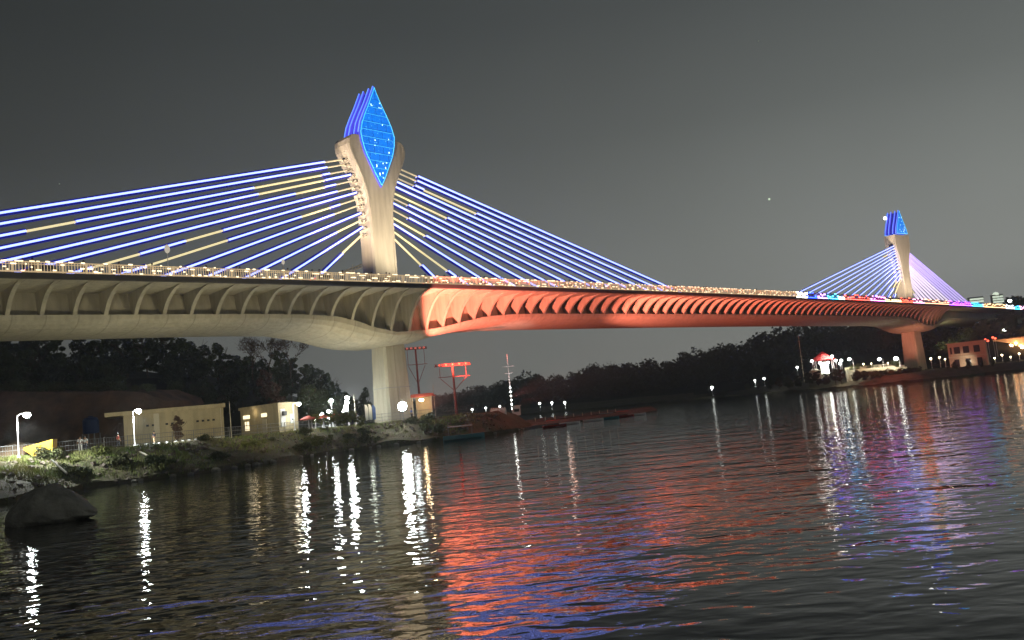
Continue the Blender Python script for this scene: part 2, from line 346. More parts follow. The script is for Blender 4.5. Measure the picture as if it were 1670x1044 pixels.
# far shore
fe = [(-120, 560), (-10, 470), (54, 400), (84, 400), (96, 405), (99, 330), (100, 300), (108, 272), (122, 262), (138, 268), (150, 278), (160, 272), (178, 268), (205, 266), (260, 262)]
fb = [(-120, 580), (-10, 490), (58, 416), (88, 414), (104, 412), (108, 336), (110, 306), (116, 281), (127, 274), (139, 280), (152, 288), (163, 282), (180, 279), (207, 278), (262, 274)]
f3 = [(-120, 600), (-10, 505), (60, 430), (92, 428), (112, 418), (122, 350), (126, 322), (130, 306), (140, 302), (150, 304), (162, 306), (174, 302), (190, 299), (212, 297), (266, 292)]
loft('far_bank', [[(x, y, -.6) for x, y in fe], [(x, y, .5) for x, y in fe], [(x, y, 2.9) for x, y in fb], [(x, y, 3.4) for x, y in f3], [(x + 15, y + 60, 3.6) for x, y in f3]], M['earth'], nsub=3, amp=.6, seed=9)
# far wooded ridge: (pixel x, crown-top y, depth)
RIDGE = [(640, 650, 640), (705, 640, 620), (760, 629, 600), (828, 615, 580), (860, 607, 560), (925, 607, 545), (960, 594, 530), (1000, 590, 520), (1050, 583, 500), (1090, 576, 490), (1130, 571, 480), (1165, 563, 470),
         (1200, 553, 460), (1240, 541, 450), (1290, 528, 440), (1350, 520, 430), (1430, 515, 425), (1500, 515, 420), (1560, 522, 420), (1610, 515, 420), (1680, 506, 420), (1760, 500, 420)]
rg = [at(x, y + 6, Y) for x, y, Y in RIDGE]
def fz(p, k): return 2.5 + (p.z - 7 - 2.5) * k
loft('far_hill', [[(p.x * .86, p.y * .86 - 6, 2.0) for p in rg], [(p.x * .90, p.y * .90, fz(p, .30)) for p in rg], [(p.x * .95, p.y * .95, fz(p, .72)) for p in rg], [(p.x, p.y, fz(p, 1)) for p in rg], [(p.x * 1.15, p.y * 1.15, fz(p, 1.0)) for p in rg], [(p.x * 1.3, p.y * 1.3, -2) for p in rg]],
     M['hill_soil'], nsub=2, amp=1.5, seed=12, freq=.05)

# ------------------------------------------------------------------ trees
def tree_mesh(seed, h=9.0, rad=3.2, n=2600, leaf=.34, trunk_h=.35, bare=False):
    rnd = random.Random(seed); t = MB(); l = MB(); tips = []
    def limb(p, d, ln, r, dep):
        q = p + d * ln; t.tube(p, q, r, r * .6, n=5, caps=False)
        if dep == 0 or ln < .5: tips.append(q); return
        for _ in range(3 if dep > 1 else 2):
            nd = (d + Vector((rnd.gauss(0, .55), rnd.gauss(0, .55), rnd.uniform(-.1, .5)))).normalized(); limb(q, nd, ln * rnd.uniform(.6, .85), r * .6, dep - 1)
        tips.append(q)
    limb(Vector((0, 0, -.4)), Vector((rnd.uniform(-.1, .1), rnd.uniform(-.1, .1), 1)).normalized(), h * trunk_h + .4, h * .022, 4 if bare else 3)
    cl = []
    for k in range(26):
        a = rnd.uniform(0, 2 * pi); rr = rad * math.sqrt(rnd.random()) * .85; zz = h * rnd.uniform(.14, .97)
        f = 1 - abs(zz / h - .55) * 1.1; cl.append((Vector((cos(a) * rr * f, sin(a) * rr * f, zz)), rad * rnd.uniform(.18, .42)))
    if bare:
        for q in tips:
            for _ in range(4): t.tube(q, q + Vector((rnd.gauss(0, .5), rnd.gauss(0, .5), rnd.uniform(.3, 1.2))), .03, .012, n=3, caps=False)
        cl = [(q, .7) for q in tips if rnd.random() < .6]
    for _ in range(n):
        c, r_ = rnd.choice(cl); v = Vector((rnd.gauss(0, 1), rnd.gauss(0, 1), rnd.gauss(0, 1))).normalized() * r_ * rnd.uniform(.55, 1.12)
        v.z *= .75; leafq(l, c + v, leaf * rnd.uniform(.55, 1.35), rnd)
    return t, l
def tree_proto(seed, leafm, **k):
    t, l = tree_mesh(seed, **k); r = empty('broadleaf_tree'); t.build('trunk', M['bark'], r, fixn=False); l.build('crown', leafm, r, fixn=False); return r
PROT = [tree_proto(11, M['leaf2']), tree_proto(12, M['leaf']), tree_proto(13, M['leaf2'], h=8, rad=3.8), tree_proto(14, M['leaf'], h=10, rad=3.0), tree_proto(15, M['leaf_red'], h=9, rad=2.8, n=1300), ]
BARE = tree_proto(21, M['leaf_red'], h=9, rad=2.6, n=350, bare=True, leaf=.2)
for p_ in PROT + [BARE]: p_['_p'] = 1
used = set()
def place_tree(proto, loc, s, label, group=None, cat='tree', rz=None):
    if proto.name in used: o = copy_tree(proto)
    else: o = proto; used.add(proto.name)
    if '_p' in o: del o['_p']
    o.location = loc; o.rotation_euler = (0, 0, random.uniform(0, 6) if rz is None else rz); o.scale = (s, s, s * random.uniform(.9, 1.1))
    tag(o, label, cat, group); return o
rnd = random.Random(5)
# left hill crown line: (px, py of crown top, depth)
LH = [(-30, 548, 205), (12, 546, 200), (50, 545, 198), (90, 547, 196), (130, 545, 194), (170, 543, 192), (205, 543, 190), (238, 546, 190), (268, 552, 188), (296, 549, 186), (325, 556, 184), (352, 566, 182), (378, 575, 180), (402, 584, 178),
      (428, 583, 176), (452, 578, 174), (474, 582, 172), (498, 592, 172), (516, 598, 172), (534, 616, 176), (548, 632, 180), (563, 641, 186), (578, 650, 192)]
def tree_at(px, py, Y, proto, label, group, zs=None):
    top = at(px, py, Y); H = proto.get('_h', 9.0)
    g0 = max(3.2, min(top.z - 5.5, 3 + (top.z - 3) * .62)); s = (top.z - g0) / 8.9; s = max(.55, min(s, 1.6)); z = top.z - s * 8.9
    return place_tree(proto, (top.x, top.y, z), s, label, group)
GL = 'dark broadleaf trees covering the hill left of the pier'
for i, (px, py, Y) in enumerate(LH):
    tree_at(px, py, Y, PROT[i % 4], 'dark tree on the crest of the wooded hill left of the bridge pier', GL)
for i in range(62):
    px = rnd.uniform(-20, 545); yt = np.interp(px, [a[0] for a in LH], [a[1] for a in LH]); f = rnd.uniform(.12, .85)
    base = 650 if px < 260 else 668; py = yt + (base - yt) * f; Y = 190 - f * 36
    if px < 290 and py > 632: continue
    tree_at(px, py, Y, PROT[rnd.randrange(4)], 'dark tree on the crest of the wooded hill left of the bridge pier'.replace('crest', 'slope'), GL.replace('covering', 'on the slope of'))
for i, (px, py, Y) in enumerate(((408, 560, 168), (437, 556, 168), (470, 560, 168))):
    tree_at(px, py, Y, BARE, 'nearly leafless spindly tree standing up above the dark hill behind the small beige building', 'leafless trees on the hill')
for px, py, Y in ((432, 606, 160), (447, 625, 152), (458, 648, 146)):
    tree_at(px, py, Y, PROT[4], 'reddish brown dry tree on the hillside above the small beige building', 'dry reddish trees on the hillside')
for px, py, Y in ((500, 622, 150), (520, 634, 152), (545, 648, 158)):
    tree_at(px, py, Y, PROT[1], 'olive green tree lit by the garden lamps left of the bridge pier', 'lamp lit trees behind the garden')
o = tree_at(593, 640, 168, PROT[2], 'small rounded dark tree right beside the tall pier, left of it', None); o.scale = (.45, .45, .75)

def wood(name, pts, n, leaf, mt, label, seed):
    r_ = random.Random(seed); mb = MB()
    for (c, rr, hh) in pts:
        for _ in range(n):
            v = Vector((r_.gauss(0, 1), r_.gauss(0, 1), r_.gauss(0, 1))).normalized() * r_.uniform(.6, 1.05)
            leafq(mb, c + Vector((v.x * rr, v.y * rr, v.z * hh)), leaf * r_.uniform(.6, 1.3), r_)
    o = mb.build(name, mt, fixn=False); tag(o, label, 'woodland', kind='stuff'); return o
pts = []
rx = [a[0] for a in RIDGE]
for i in range(800):
    px = rnd.uniform(650, 1740); k = rnd.random() ** .8; yt = np.interp(px, rx, [a[1] for a in RIDGE]); Y = np.interp(px, rx, [a[2] for a in RIDGE])
    top = at(px, yt + 5 + rnd.uniform(-2.5, 4), Y); f = .88 + .12 * k; zt = 2.5 + (top.z - 7 - 2.5) * np.interp(f, [.86, .9, .95, 1], [0, .3, .72, 1]) + rnd.uniform(4.5, 8)
    if px > 1300 and f < .92: continue
    s_ = rnd.uniform(.8, 1.15); pts.append((Vector((top.x * f, top.y * f, zt - 3)), 4.2 * s_, 4.4 * s_))
wood('woodland', pts, 105, .85, M['leaf2'], 'dark wooded ridge across the lake behind the bridge', 31)

# ------------------------------------------------------------------ bridge
X1, Y1, TH = -21.376, 143.445, 0.79342; D = 233.85
Z1, ZA, ZB = 20.84 + EYE, .01150, -.0000285
def zd(s): return Z1 + ZA * s + ZB * s * s
root = empty('cable_stayed_bridge', (X1, Y1, 0), TH)
tag(root, 'long concrete cable-stayed bridge with two pylons, blue lit cables and ribbed underside over the lake', 'bridge')
def bl(s, o, z): return (s, -o, z)                 # bridge frame: s along, o towards the lake side camera stands on
def bw(s, o, z):                                   # the same in world coordinates
    d = Vector((cos(TH), sin(TH), 0)); n = Vector((sin(TH), -cos(TH), 0)); return Vector((X1, Y1, 0)) + d * s + n * o + Vector((0, 0, z))
hs = [-32, -26, -20, -14.5, -10.5, -7.5, -3, 3, 7, 12, 17, 24, 32]
hb = [5.75, 5.8, 5.95, 6.9, 8.0, 8.5, 8.7, 8.3, 7.4, 6.6, 6.05, 5.8, 5.7]
ht = [3.9, 3.9, 4.0, 4.2, 5.0, 6.0, 6.85, 6.6, 6.1, 5.2, 4.4, 4.0, 3.9]
def haunch(s, tab):
    b = np.interp(s, hs, tab) if s < D / 2 else np.interp(D - s, hs, tab); return float(b)
SS = sorted(set([-100 + 2 * i for i in range(260)] + [x for c_ in (0, D) for x in [c_ + q for q in (-13, -11, -9, -7, -5, -3, -1, 1, 3, 5, 7, 9, 11, 13)]]))
BEL = [(7.1, 0), (6.95, .28), (6.4, .55), (5.4, .78), (4.0, .93), (2.2, .99), (0, 1.0)]
rows = []
for s in SS:
    zt, zb, z = haunch(s, ht), haunch(s, hb), zd(s)
    prof = [(12.9, -.72), (10.0, -.84), (5.2, -1.0), (5.9, -zt + .02)] + [(o_, -zt - (zb - zt) * k) for o_, k in BEL]
    full = prof + [(-o_, z_) for o_, z_ in prof[::-1][1:]]
    rows.append([bl(s, o_, z + z_) for o_, z_ in full])
girder = MB().grid(rows).build('box_girder', M['concrete'], root)
# deck slab, dark edge lip, road surface
rows = [[bl(s, o_, zd(s) + z_) for o_, z_ in ((12.9, -.72), (13.05, -.60), (13.05, -.02), (12.7, 0), (-12.7, 0), (-13.05, -.02), (-13.05, -.6), (-12.9, -.72))] for s in SS]
MB().grid(rows).build('deck_slab', M['parapet'], root)
MB().grid([[bl(s, o_, zd(s) + .05) for o_ in (10.8, 1.6)] for s in SS]).build('roadway', M['asphalt'], root)
MB().grid([[bl(s, o_, zd(s) + .05) for o_ in (-1.6, -10.8)] for s in SS]).build('roadway', M['asphalt'], root)
# ribs: curved cantilever fins below the walkway
RIBP = [(7.0, 1.0), (7.35, .82), (7.85, .64), (8.5, .46), (9.35, .29), (10.4, .14), (11.5, .045), (12.75, 0)]
def rib(s, side=1):
    zt, z = haunch(s, ht), zd(s); mb = MB(); prof = [(o_, -.78 - (zt - .78) * k) for o_, k in RIBP]
    inner = [(10.0, -.80), (5.05, -.95), (6.0, -zt)]
    poly = prof + inner; n = len(poly)
    vs = [bl(s - .17, side * o_, z + z_) for o_, z_ in poly] + [bl(s + .17, side * o_, z + z_) for o_, z_ in poly]
    # web as fan strips so the concave outline stays clean
    fs = []
    for i in range(len(prof) - 1):
        a = n - 1 if i < 3 else n - 2
        fs += [(i, i + 1, a), (n + i, n + a, n + i + 1), (i, n + i, n + i + 1, i + 1)]
    fs += [(3, n - 2, n - 1), (n + 3, 2 * n - 1, 2 * n - 2)]
    # edge flange, a little wider than the web
    mb.add(vs, fs); m_ = len(prof)
    fl = []
    for dx in (-.24, .24):
        fl += [bl(s + dx, side * (o_ + .02), z + z_ - .03) for o_, z_ in prof]
    mb.add(fl, [(i, i + 1, m_ + i + 1, m_ + i) for i in range(m_ - 1)])
    return mb.build('rib', M['concrete'], root)
s = -62.0
while s < 247: rib(s); s += 3.62
# railing, string of bulbs, edge light strips
def rail(side, s0, s1, rm='railing'):
    mb = MB(); s = s0; o_ = 12.9 * side
    n = 0
    while s < s1:
        zz = zd(s); mb.box(bl(s, o_, zz + .6), (.07 if n % 8 else .22, .07 if n % 8 else .16, 1.15 if n % 8 else 1.35)); s += .32; n += 1
    st = [s0 + i * 6 for i in range(int((s1 - s0) / 6) + 1)]
    for a, b in zip(st[:-1], st[1:]):
        for h_, r_ in ((1.2, .07), (.95, .035), (.12, .09)): mb.tube(bl(a, o_, zd(a) + h_), bl(b, o_, zd(b) + h_), r_, n=4, caps=False)
    return mb.build('railing', M[rm], root, fixn=False)
rail(1, -90, 126); rail(1, 126, 340, 'steel'); rail(-1, -90, 340)
mb = MB(); r_ = random.Random(3); s = -80; nb = 0
while s < 335:
    for _ in range(2 if s < 123 else 0):
        h_ = r_.choice((.18, .3, .95, 1.25, 1.28, .6)); a_ = (bl(s + r_.uniform(-.3, .3), 12.96 + .06 * r_.random(), zd(s) + h_), (r_.uniform(.12, .6), .08, r_.uniform(.07, .16)))
        if s > -58 and nb < 100: MB().box(*a_).build('string_light_bulb', M['warm_bulb'], root); nb += 1
        else: mb.box(*a_)
    s += r_.uniform(.45, 1.1)
tag(mb.build('string_light_bulb', M['warm_bulb'], root), kind='stuff')
EDGE = [(123, 129, (1, .95, .85), 3.2), (129, 135, (.02, .06, 1), 2.4), (135, 141, (.55, .25, 1), 2), (141, 148, (.05, .55, 1), 2.6), (148, 152, (.9, 1, .9), 1.6), (152, 170, (1, .07, .05), 1.9), (170, 181, (1, .18, .75), 2.2), (181, 194, (1, .62, .3), 1.2),
        (194, 204, (1, .06, .03), 2.2), (204, 214, (1, .35, .6), 1.7), (214, 238, (1, .45, .25), 1.0), (238, 263, (.42, .08, 1), 2.3), (263, 276, (.05, .5, 1), 2.0), (276, 306, (1, .55, .25), 1.2), (306, 318, (.8, .9, 1), 2.0), (318, 326, (.03, .5, 1), 3.0), (326, 340, (1, .4, .6), 1.6)]
for k, (a, b, c_, e_) in enumerate(EDGE):
    mt = mat('edge_led_%s' % k, c_, .5, emit=c_, es=e_ * 6.5, sampled=True); mb = MB(); x = a; r_ = random.Random(k)
    mb.box(bl((a + b) / 2, 13.12, zd((a + b) / 2) - .1), (b - a - .3, .12, .14))
    while x < b - .6:
        L_ = r_.uniform(.5, 1.6); mb.box(bl(min(x + L_ / 2, b - .3), 13.08, zd(x) + r_.choice((.35, .6, .95, 1.2))), (L_ * .7, .12, r_.uniform(.12, .34))); x += L_ + r_.uniform(.1, .7)
    o = mb.build('edge_light_strip', mt, root)
# ---- pylons
PW = [(0, 2.45), (9.6, 2.5), (14.3, 2.55), (16.5, 2.8), (18.3, 3.25), (20, 3.85), (21.5, 4.5), (23.0, 5.3), (24.3, 5.85), (25.3, 6.02), (26.2, 5.9), (26.8, 5.45), (27.05, 4.9), (27.05, 3.6)]
DW = [(18.4, 0), (20.0, .95), (21.8, 1.85), (24.0, 2.95), (26.0, 3.55), (27.6, 3.75), (29.4, 3.25), (31.3, 2.35), (33.2, 1.35), (35.0, .5), (36.2, .05)]
TW = [(6.1, 23), (5.7, 22.2), (5.2, 21.25), (4.75, 20.5), (4.4, 19.55), (4.05, 18.5), (3.85, 17.55), (3.65, 16.5), (3.45, 15.45), (3.3, 14.1), (3.2, 12.9), (3.15, 11.7), (3.15, 10.5)]
def pylon(s, rz, pier, half=False):
    z0 = zd(s); py = empty('pylon', bl(s, 0, z0), rz, root); PX = [(z, min(w, 4.9)) for z, w in PW] if half else PW
    # body as horizontal slices with chamfered corners; thickness swells upwards
    rows = []
    for z, w in PX:
        t = np.interp(z, [0, 12, 20, 27], [1.65, 1.7, 1.95, 2.1]); c_ = .22
        if z == 0: zz = -.2
        else: zz = z
        rows.append([(x, y, zz) for x, y in ((-w + c_, -t), (w - c_, -t), (w, -t + c_), (w, t - c_), (w - c_, t), (-w + c_, t), (-w, t - c_), (-w, -t + c_), (-w + c_, -t))])
    b = MB().grid(rows); n = len(b.v); b.f.append(tuple(range(n - 9, n - 1)))
    b.build('pylon_shaft', M['concrete_pylon'], py)
    # raised border strips along the broad faces
    for yy in (-1, 1):
        for sx in (-1, 1):
            r0 = []
            for z, w in PX[:-1]:
                t = np.interp(z, [0, 12, 20, 27], [1.65, 1.7, 1.95, 2.1]) + .06; r0.append([(sx * (w - .22), yy * (t - .07), z), (sx * (w - .24), yy * t, z), (sx * (w - .60), yy * t, z), (sx * (w - .62), yy * (t - .07), z)])
            MB().grid(r0).build('border_band', M['concrete_pylon'], py)
    # anchor recess with stepped corbels where the cables enter
    for sx in (-1, 1):
        for k, (x, z) in enumerate(TW):
            xx = np.interp(z, [a for a, b_ in PX], [b_ for a, b_ in PX])
            MB().box((sx * (xx + .12), 0, z - .1), (.5, 1.3, .36)).tube((sx * (xx + .1), 0, z), (sx * (xx + .75), 0, z - .25), .24, n=8).build('cable_anchor', M['concrete_pylon'], py)
    # lit diamond: four fins with a darker core, a screen on each broad face
    DD = [q_ for q_ in DW if q_[0] > 27] if half else DW
    def dpoly(k=1.0, D_=None):
        R_ = [(w * k, 27.4 + (z - 27.4) * (k * .5 + .5)) for z, w in (D_ or DD)]; return R_ + [(-x, z) for x, z in (R_[::-1] if half else R_[::-1][1:-1])]
    core = MB().prism(dpoly(.86), -1.75, 1.75).build('diamond_core', M['fin_core'], py)
    for yy in (-2.02, -.78, .78, 2.02):
        MB().prism(dpoly(1.0), yy - .23, yy + .23).build('diamond_fin', M['fin'], py)
        e = MB(); P = dpoly(1.015)
        for i in range(len(P)):
            a, c_ = P[i], P[(i + 1) % len(P)]
            if (a[1] + c_[1]) / 2 > 26.9: e.tube((a[0], yy, a[1]), (c_[0], yy, c_[1]), .11, n=4)
        e.build('fin_led_strip', M['fin_led'], py)
    for sy in (-1, 1):
        sc_ = MB().prism(dpoly(.97), sy * 2.26, sy * 2.40).build('diamond_screen', M['screen'], py)
        e = MB(); P = dpoly(.93)
        for i in range(len(P)):
            a, c_ = P[i], P[(i + 1) % len(P)]; e.tube((a[0], sy * 2.42, a[1]), (c_[0], sy * 2.42, c_[1]), .07, n=4)
        e.build('screen_edge_light', M['screen_edge'], py)
        r_ = random.Random(9)
        for z in (20.2, 21.6, 22.9, 24.2, 25.6, 26.9, 28.2, 29.6, 31.0, 32.3):
            if half and z < 27.5: continue
            w = np.interp(z, [a for a, b_ in DW], [b_ for a, b_ in DW]) * .88
            MB().box((0, sy * 2.41, z), (2 * w, .05, .045)).build('screen_seam', M['screen_edge'], py)
        for _ in range(19):
            z = r_.uniform(28 if half else 20, 34); w = np.interp(z, [a for a, b_ in DW], [b_ for a, b_ in DW]) * .75; MB().box((r_.uniform(-w, w), sy * 2.45, z), (.12, .06, r_.choice((.14, .2, .3)))).build('screen_pixel', M['screen_dot'], py)
    # pier below the girder
    w0, w1, t0, t1 = pier; zb = -z0 + 1.2; ztop = -8.2; r0 = []
    for z, w, t in ((zb, w1, t1), ((zb + ztop) / 2, (w0 + w1) / 2, (t0 + t1) / 2), (ztop, w0, t0), (-6.4, w0 * 1.15, t0 * 1.1)):
        c_ = .35; r0.append([(x + .3, y, z) for x, y in ((-w + c_, -t), (w - c_, -t), (w, -t + c_), (w, t - c_), (w - c_, t), (-w + c_, t), (-w, t - c_), (-w, -t + c_), (-w + c_, -t))])
    MB().grid(r0).build('pier', M['concrete'], py)
    j = MB(); zz = zb + (ztop - zb) * .52; w = w0 + (w1 - w0) * .48; t = t0 + (t1 - t0) * .48
    j.box((.3, 0, zz), (2 * w + .05, 2 * t + .05, .12)).box((.3, -t * 1.0, (zb + zz) / 2), (.08, .1, zz - zb)).build('construction_joint', M['far_conc'], py)
    return py
P1 = pylon(0, 0, (2.25, 2.6, 1.9, 2.3)); P2 = pylon(D, R(-9), (2.5, 2.9, 2.5, 2.9), True)
MB().ball((-1.9, 2.2, 34.2), .6, n=8, m_=6).build('beacon', mat('beacon', (.9, .9, .9), .5, emit=(1, 1, 1), es=6), P2)
# ---- stay cables
SEG = {-1: {1: [.046], 2: [.05], 3: [.055, .075, .261, .644, .733], 4: [0, .082, .281], 5: [.062, .097, .2], 6: [.073], 7: [0, .545, .677, .821, .964], 8: [.095, .139, .289, .614, .931], 9: [.158], 10: [0], 11: [.245], 12: [0], 13: [.475]},
       1: {1: [.046], 2: [.051], 3: [.054, .081, .262], 4: [0], 5: [0], 6: [.229], 7: [.071], 8: [0], 9: [.104], 10: [.259], 11: [0], 12: [.77], 13: [.632]}}
SEG2 = {-1: {3: [.0, .10, .17], 12: [0, .2, .5], 13: [.7]}, 1: {12: [.3], 13: [.6]}}
def cable(S, side, k, seg, far=False):
    # list "seg": parameter values where the blue light switches on, off, on, off ... from the pylon down
    tx, tz = TW[k - 1]; a = Vector(bl(S + side * (tx if not far else tx * .75), 0, zd(S) + tz))
    if far and side > 0: sa = S + side * (15.5 + 4.96 * (13 - k))
    else: sa = S + side * (13.1 + (6.32 if (side > 0) != far else 5.98) * (13 - k))
    sa += (1 if side > 0 else -1) * 2.1 / ((tz - 2.5) / (abs(sa - S) - tx)); b = Vector(bl(sa, 0, zd(sa) + .4)); c = MB().tube(a, b, .14, n=6).build('stay_cable', M['stay'], root)
    MB().tube(b, b + (a - b).normalized() * 2.2, .3, n=8).build('anchor_sleeve', M['steel'], c)
    kk = (abs(sa - S) - tx - 2.1 / ((tz - 2.5) / (abs(sa - S) - tx))) / (abs(sa - S) - tx)
    on = [seg[i] * kk for i in range(len(seg))] + [1.0] if seg else [0, 1.0]
    if len(on) % 2: on = on + [1.0]
    if far and side > 0: ms, ml_ = M['violet_halo'], (M['violet_led'] if k < 6 else M['pale_led'])
    else: ms, ml_ = M['blue_halo'], M['blue_led']
    for i in range(0, len(on) - 1, 2):
        t0, t1 = on[i], on[i + 1]
        if t1 - t0 < .003: continue
        p, q = a.lerp(b, t0), a.lerp(b, t1 * .985 if t1 == 1 else t1)
        MB().tube(p, q, .40 if not far else (.28 if side < 0 else .11), n=8).build('halo_sleeve', ms, c)  # wide glowing tube gives the cable its halo
        for oy in (-.31, .31): MB().tube(p + Vector((0, oy, 0)), q + Vector((0, oy * (.5 if far else 1), 0)), .18 if not (far and side > 0) else .075, n=5).build('led_strip', ml_, c)
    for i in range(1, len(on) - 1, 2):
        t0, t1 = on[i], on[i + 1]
        if t1 - t0 > .01 and t0 > .02: MB().tube(a.lerp(b, t0), a.lerp(b, t1), .165, n=6).build('warm_glow_pipe', M['warm_pipe_glow'], c)  # bare pipe stretch, its floodlit look made by emission
    if on[0] > .15: MB().tube(a, a.lerp(b, on[0]), .165, n=6).build('warm_glow_pipe', M['warm_pipe_glow'], c)
for k in range(1, 14):
    for side in (-1, 1):
        cable(0, side, k, SEG[side][k]); cable(D, side, k, SEG2[side].get(k, []), True)

# ---- lamps that light the bridge
light('pylon_flood_and_fill', 'SPOT', bw(-17, 9, zd(0) + 3.0), 38000, (1, .74, .48), .3, bw(-1, 0, zd(0) + 18), R(70), .8)
light('pylon_flood_and_fill', 'SPOT', bw(4, 12, zd(0) + 3.0), 14000, (1, .82, .54), .3, bw(0, 0, zd(0) + 13), R(85), .8)
light('pylon_flood_and_fill', 'SPOT', bw(D - 22, 10, zd(D) + 4.2), 48000, (1, .74, .48), .3, bw(D - 1, 0, zd(D) + 17), R(76), .8)
light('pylon_flood_and_fill', 'SPOT', bw(D - 1, 12, zd(D) + 3.0), 9000, (1, .76, .50), .3, bw(D, 0, zd(D) + 14), R(80), .8)
for S_ in (0, D): light('pylon_flood_and_fill', 'SPOT', bw(S_ - 17, -9, zd(S_) + 3.5), 34000, (1, .76, .52), .3, bw(S_ - 4, 0, zd(S_) + 20), R(60), .7); light('pylon_flood_and_fill', 'SPOT', bw(S_ - 42, 5, zd(S_ - 42) + 4.2), 60000, (1, .76, .52), .3, bw(S_ - 5, 0, zd(S_) + 22), R(22), .7)  # unseen fill spots added to brighten the pylon horns
# near span: dim yellowish light from the works yard below
light('yard_floodlight', 'SPOT', bw(-13, 16, 5.0), 6800, (1, .84, .50), .5, bw(-8, 3, 17), R(92), .9)
light('yard_floodlight', 'SPOT', bw(-34, 30, 6.0), 9000, (1, .88, .58), 1.5, bw(-32, 5, 18), R(110), .9)
light('yard_floodlight', 'SPOT', bw(-66, 34, 6.0), 8000, (1, .90, .62), 1.5, bw(-62, 5, 18), R(100), .9)
# red floodlights at the foot of the pier, one wide and two throwing far along the span
RF = (1, .21, .145)
light('red_flood_and_fill', 'SPOT', bw(-8, 19, 4.6), 290000, RF, .4, bw(42, 11, 44.6), R(61), .15)
light('red_flood_and_fill', 'SPOT', bw(9, 19, 5.5), 900000, RF, .4, bw(90, 8, 22.5), R(24), .8)
light('red_flood_and_fill', 'SPOT', bw(10, 20, 4.6), 520000, (1, .13, .07), .4, bw(180, 9, 20), R(20), .9)
light('red_flood_and_fill', 'SPOT', bw(D - 42, 9, zd(D) - 7), 9000, (1, .14, .09), .3, (112, 272, 1), R(100), .9)  # unseen red fill added under the deck to tint the far shore
light('pier_floodlight', 'SPOT', bw(D - 20, 8, 5.0), 14000, (1, .36, .22), .4, bw(D - 6, 3, 15), R(60), .9)

# ------------------------------------------------------------------ street lamps
def lamp_thing(name, head, zbase, label, cat='lamp', group=None, r=.28, mt=None, arm=0.0, power=300, col=(.93, 1, .96), pole_px=None, rpole=.07, globe=True, pm=None):
    """head: world position of the lit head; the pole stands below it, offset by arm in x"""
    base = (head.x - arm, head.y, zbase); t = empty(name, base); h = head.z - zbase; pm = pm or M['white_paint']
    MB().lathe([(.16, 0), (.16, .12), (.09, .3), (rpole, .5), (rpole * .7, h + (.1 if arm else -.2))], n=8).build('pole', pm, t)
    if arm:
        MB().path([(0, 0, h), (arm * .5, 0, h + .25), (arm, 0, h + .2)], .045).build('arm', pm, t)
        MB().box((arm, 0, h + .22), (.62, .3, .12)).build('housing', M['steel'], t)
    else:
        MB().lathe([(.05, h + r * .8), (r * .7, h + r * .85), (.1, h + r * 1.25), (.03, h + r * 1.5)], n=8).build('cap', M['steel'], t)
    MB().ball((arm, 0, h), r, n=8, m_=6, sq=.8).build('lamp_head', mt or M['lamp_white'], t)
    tag(t, label, cat, group)
    if power: 
        light('lamp_light', 'SPOT', (head.x, head.y - r * .3, head.z - r - .1), power, col, .25, (head.x, head.y - .3, head.z - 10), R(152), .3)
    return t
NG = 3.5
L_ = lamp_thing('street_lamp', at(44, 677, 86), NG, 'white street lamp at the far left beside the sand heap', arm=1.0, power=8000, r=.35)
L_ = lamp_thing('street_lamp', at(226, 671, 106), NG, 'white street lamp in front of the left end of the long beige building', arm=.7, power=8000, r=.35)
L_ = lamp_thing('street_lamp', at(487, 659, 122), NG, 'street lamp at the right corner of the small beige building', arm=.8, power=500, r=.30)
L_ = lamp_thing('street_lamp', at(540, 654, 134), NG, 'left one of the two taller lamps above the garden parasols', arm=0, power=420, r=.32)
L_ = lamp_thing('street_lamp', at(566, 649, 138), NG, 'right one of the two taller lamps above the garden parasols', arm=0, power=420, r=.34)
GG = 'low globe lamps in the waterside garden'
for px, py, Y in ((514, 683, 128), (525, 676, 132), (536, 671, 136), (537, 682, 130)):
    lamp_thing('globe_lamp', at(px, py, Y), NG, 'low white globe lamp among the red garden parasols', group=GG, r=.24, power=0)
light('garden_light', 'SPOT', at(532, 660, 128), 1300, (.95, 1, .9), .4, at(535, 700, 133), R(120), .6)
# hanging garland of bulbs under the right garden lamp
mb = MB(); r_ = random.Random(4)
for i in range(26):
    mb.ball(tuple(at(567 - i * .22 + r_.uniform(-2.2, 2.2), 652 + i * .75, 137.6)), .12, n=5, m_=3)
tag(mb.build('light_garland', M['lamp_white']), 'garland of small white bulbs hanging below the right garden lamp', 'string lights')
# big floodlight in front of the pier
h = at(656, 663, 131.5); t = empty('floodlight', (h.x, h.y, NG))
MB().tube((0, 0, 0), (0, 0, h.z - NG - .3), .08, n=8).build('post', M['steel'], t); MB().box((0, .28, h.z - NG), (1.3, .25, 1.0)).build('housing', M['dark_metal'], t)
ln_ = MB().lathe([(.0, 0), (.6, 0), (.66, .06), (.5, .12), (0, .16)], n=12).build('lens', M['lamp_white'], t); ln_.rotation_euler = (pi / 2, 0, 0); ln_.location = (0, .12, h.z - NG)
tag(t, 'dazzling white floodlight on the ground in front of the tall pier', 'floodlight')
light('pier_white_light', 'POINT', (h.x, h.y - .6, h.z + 1.2), 500, (.88, 1, 1), .4)
light('pier_white_light', 'POINT', (h.x + 1, h.y + 4, h.z + 2.5), 260, (.9, 1, 1), .5)

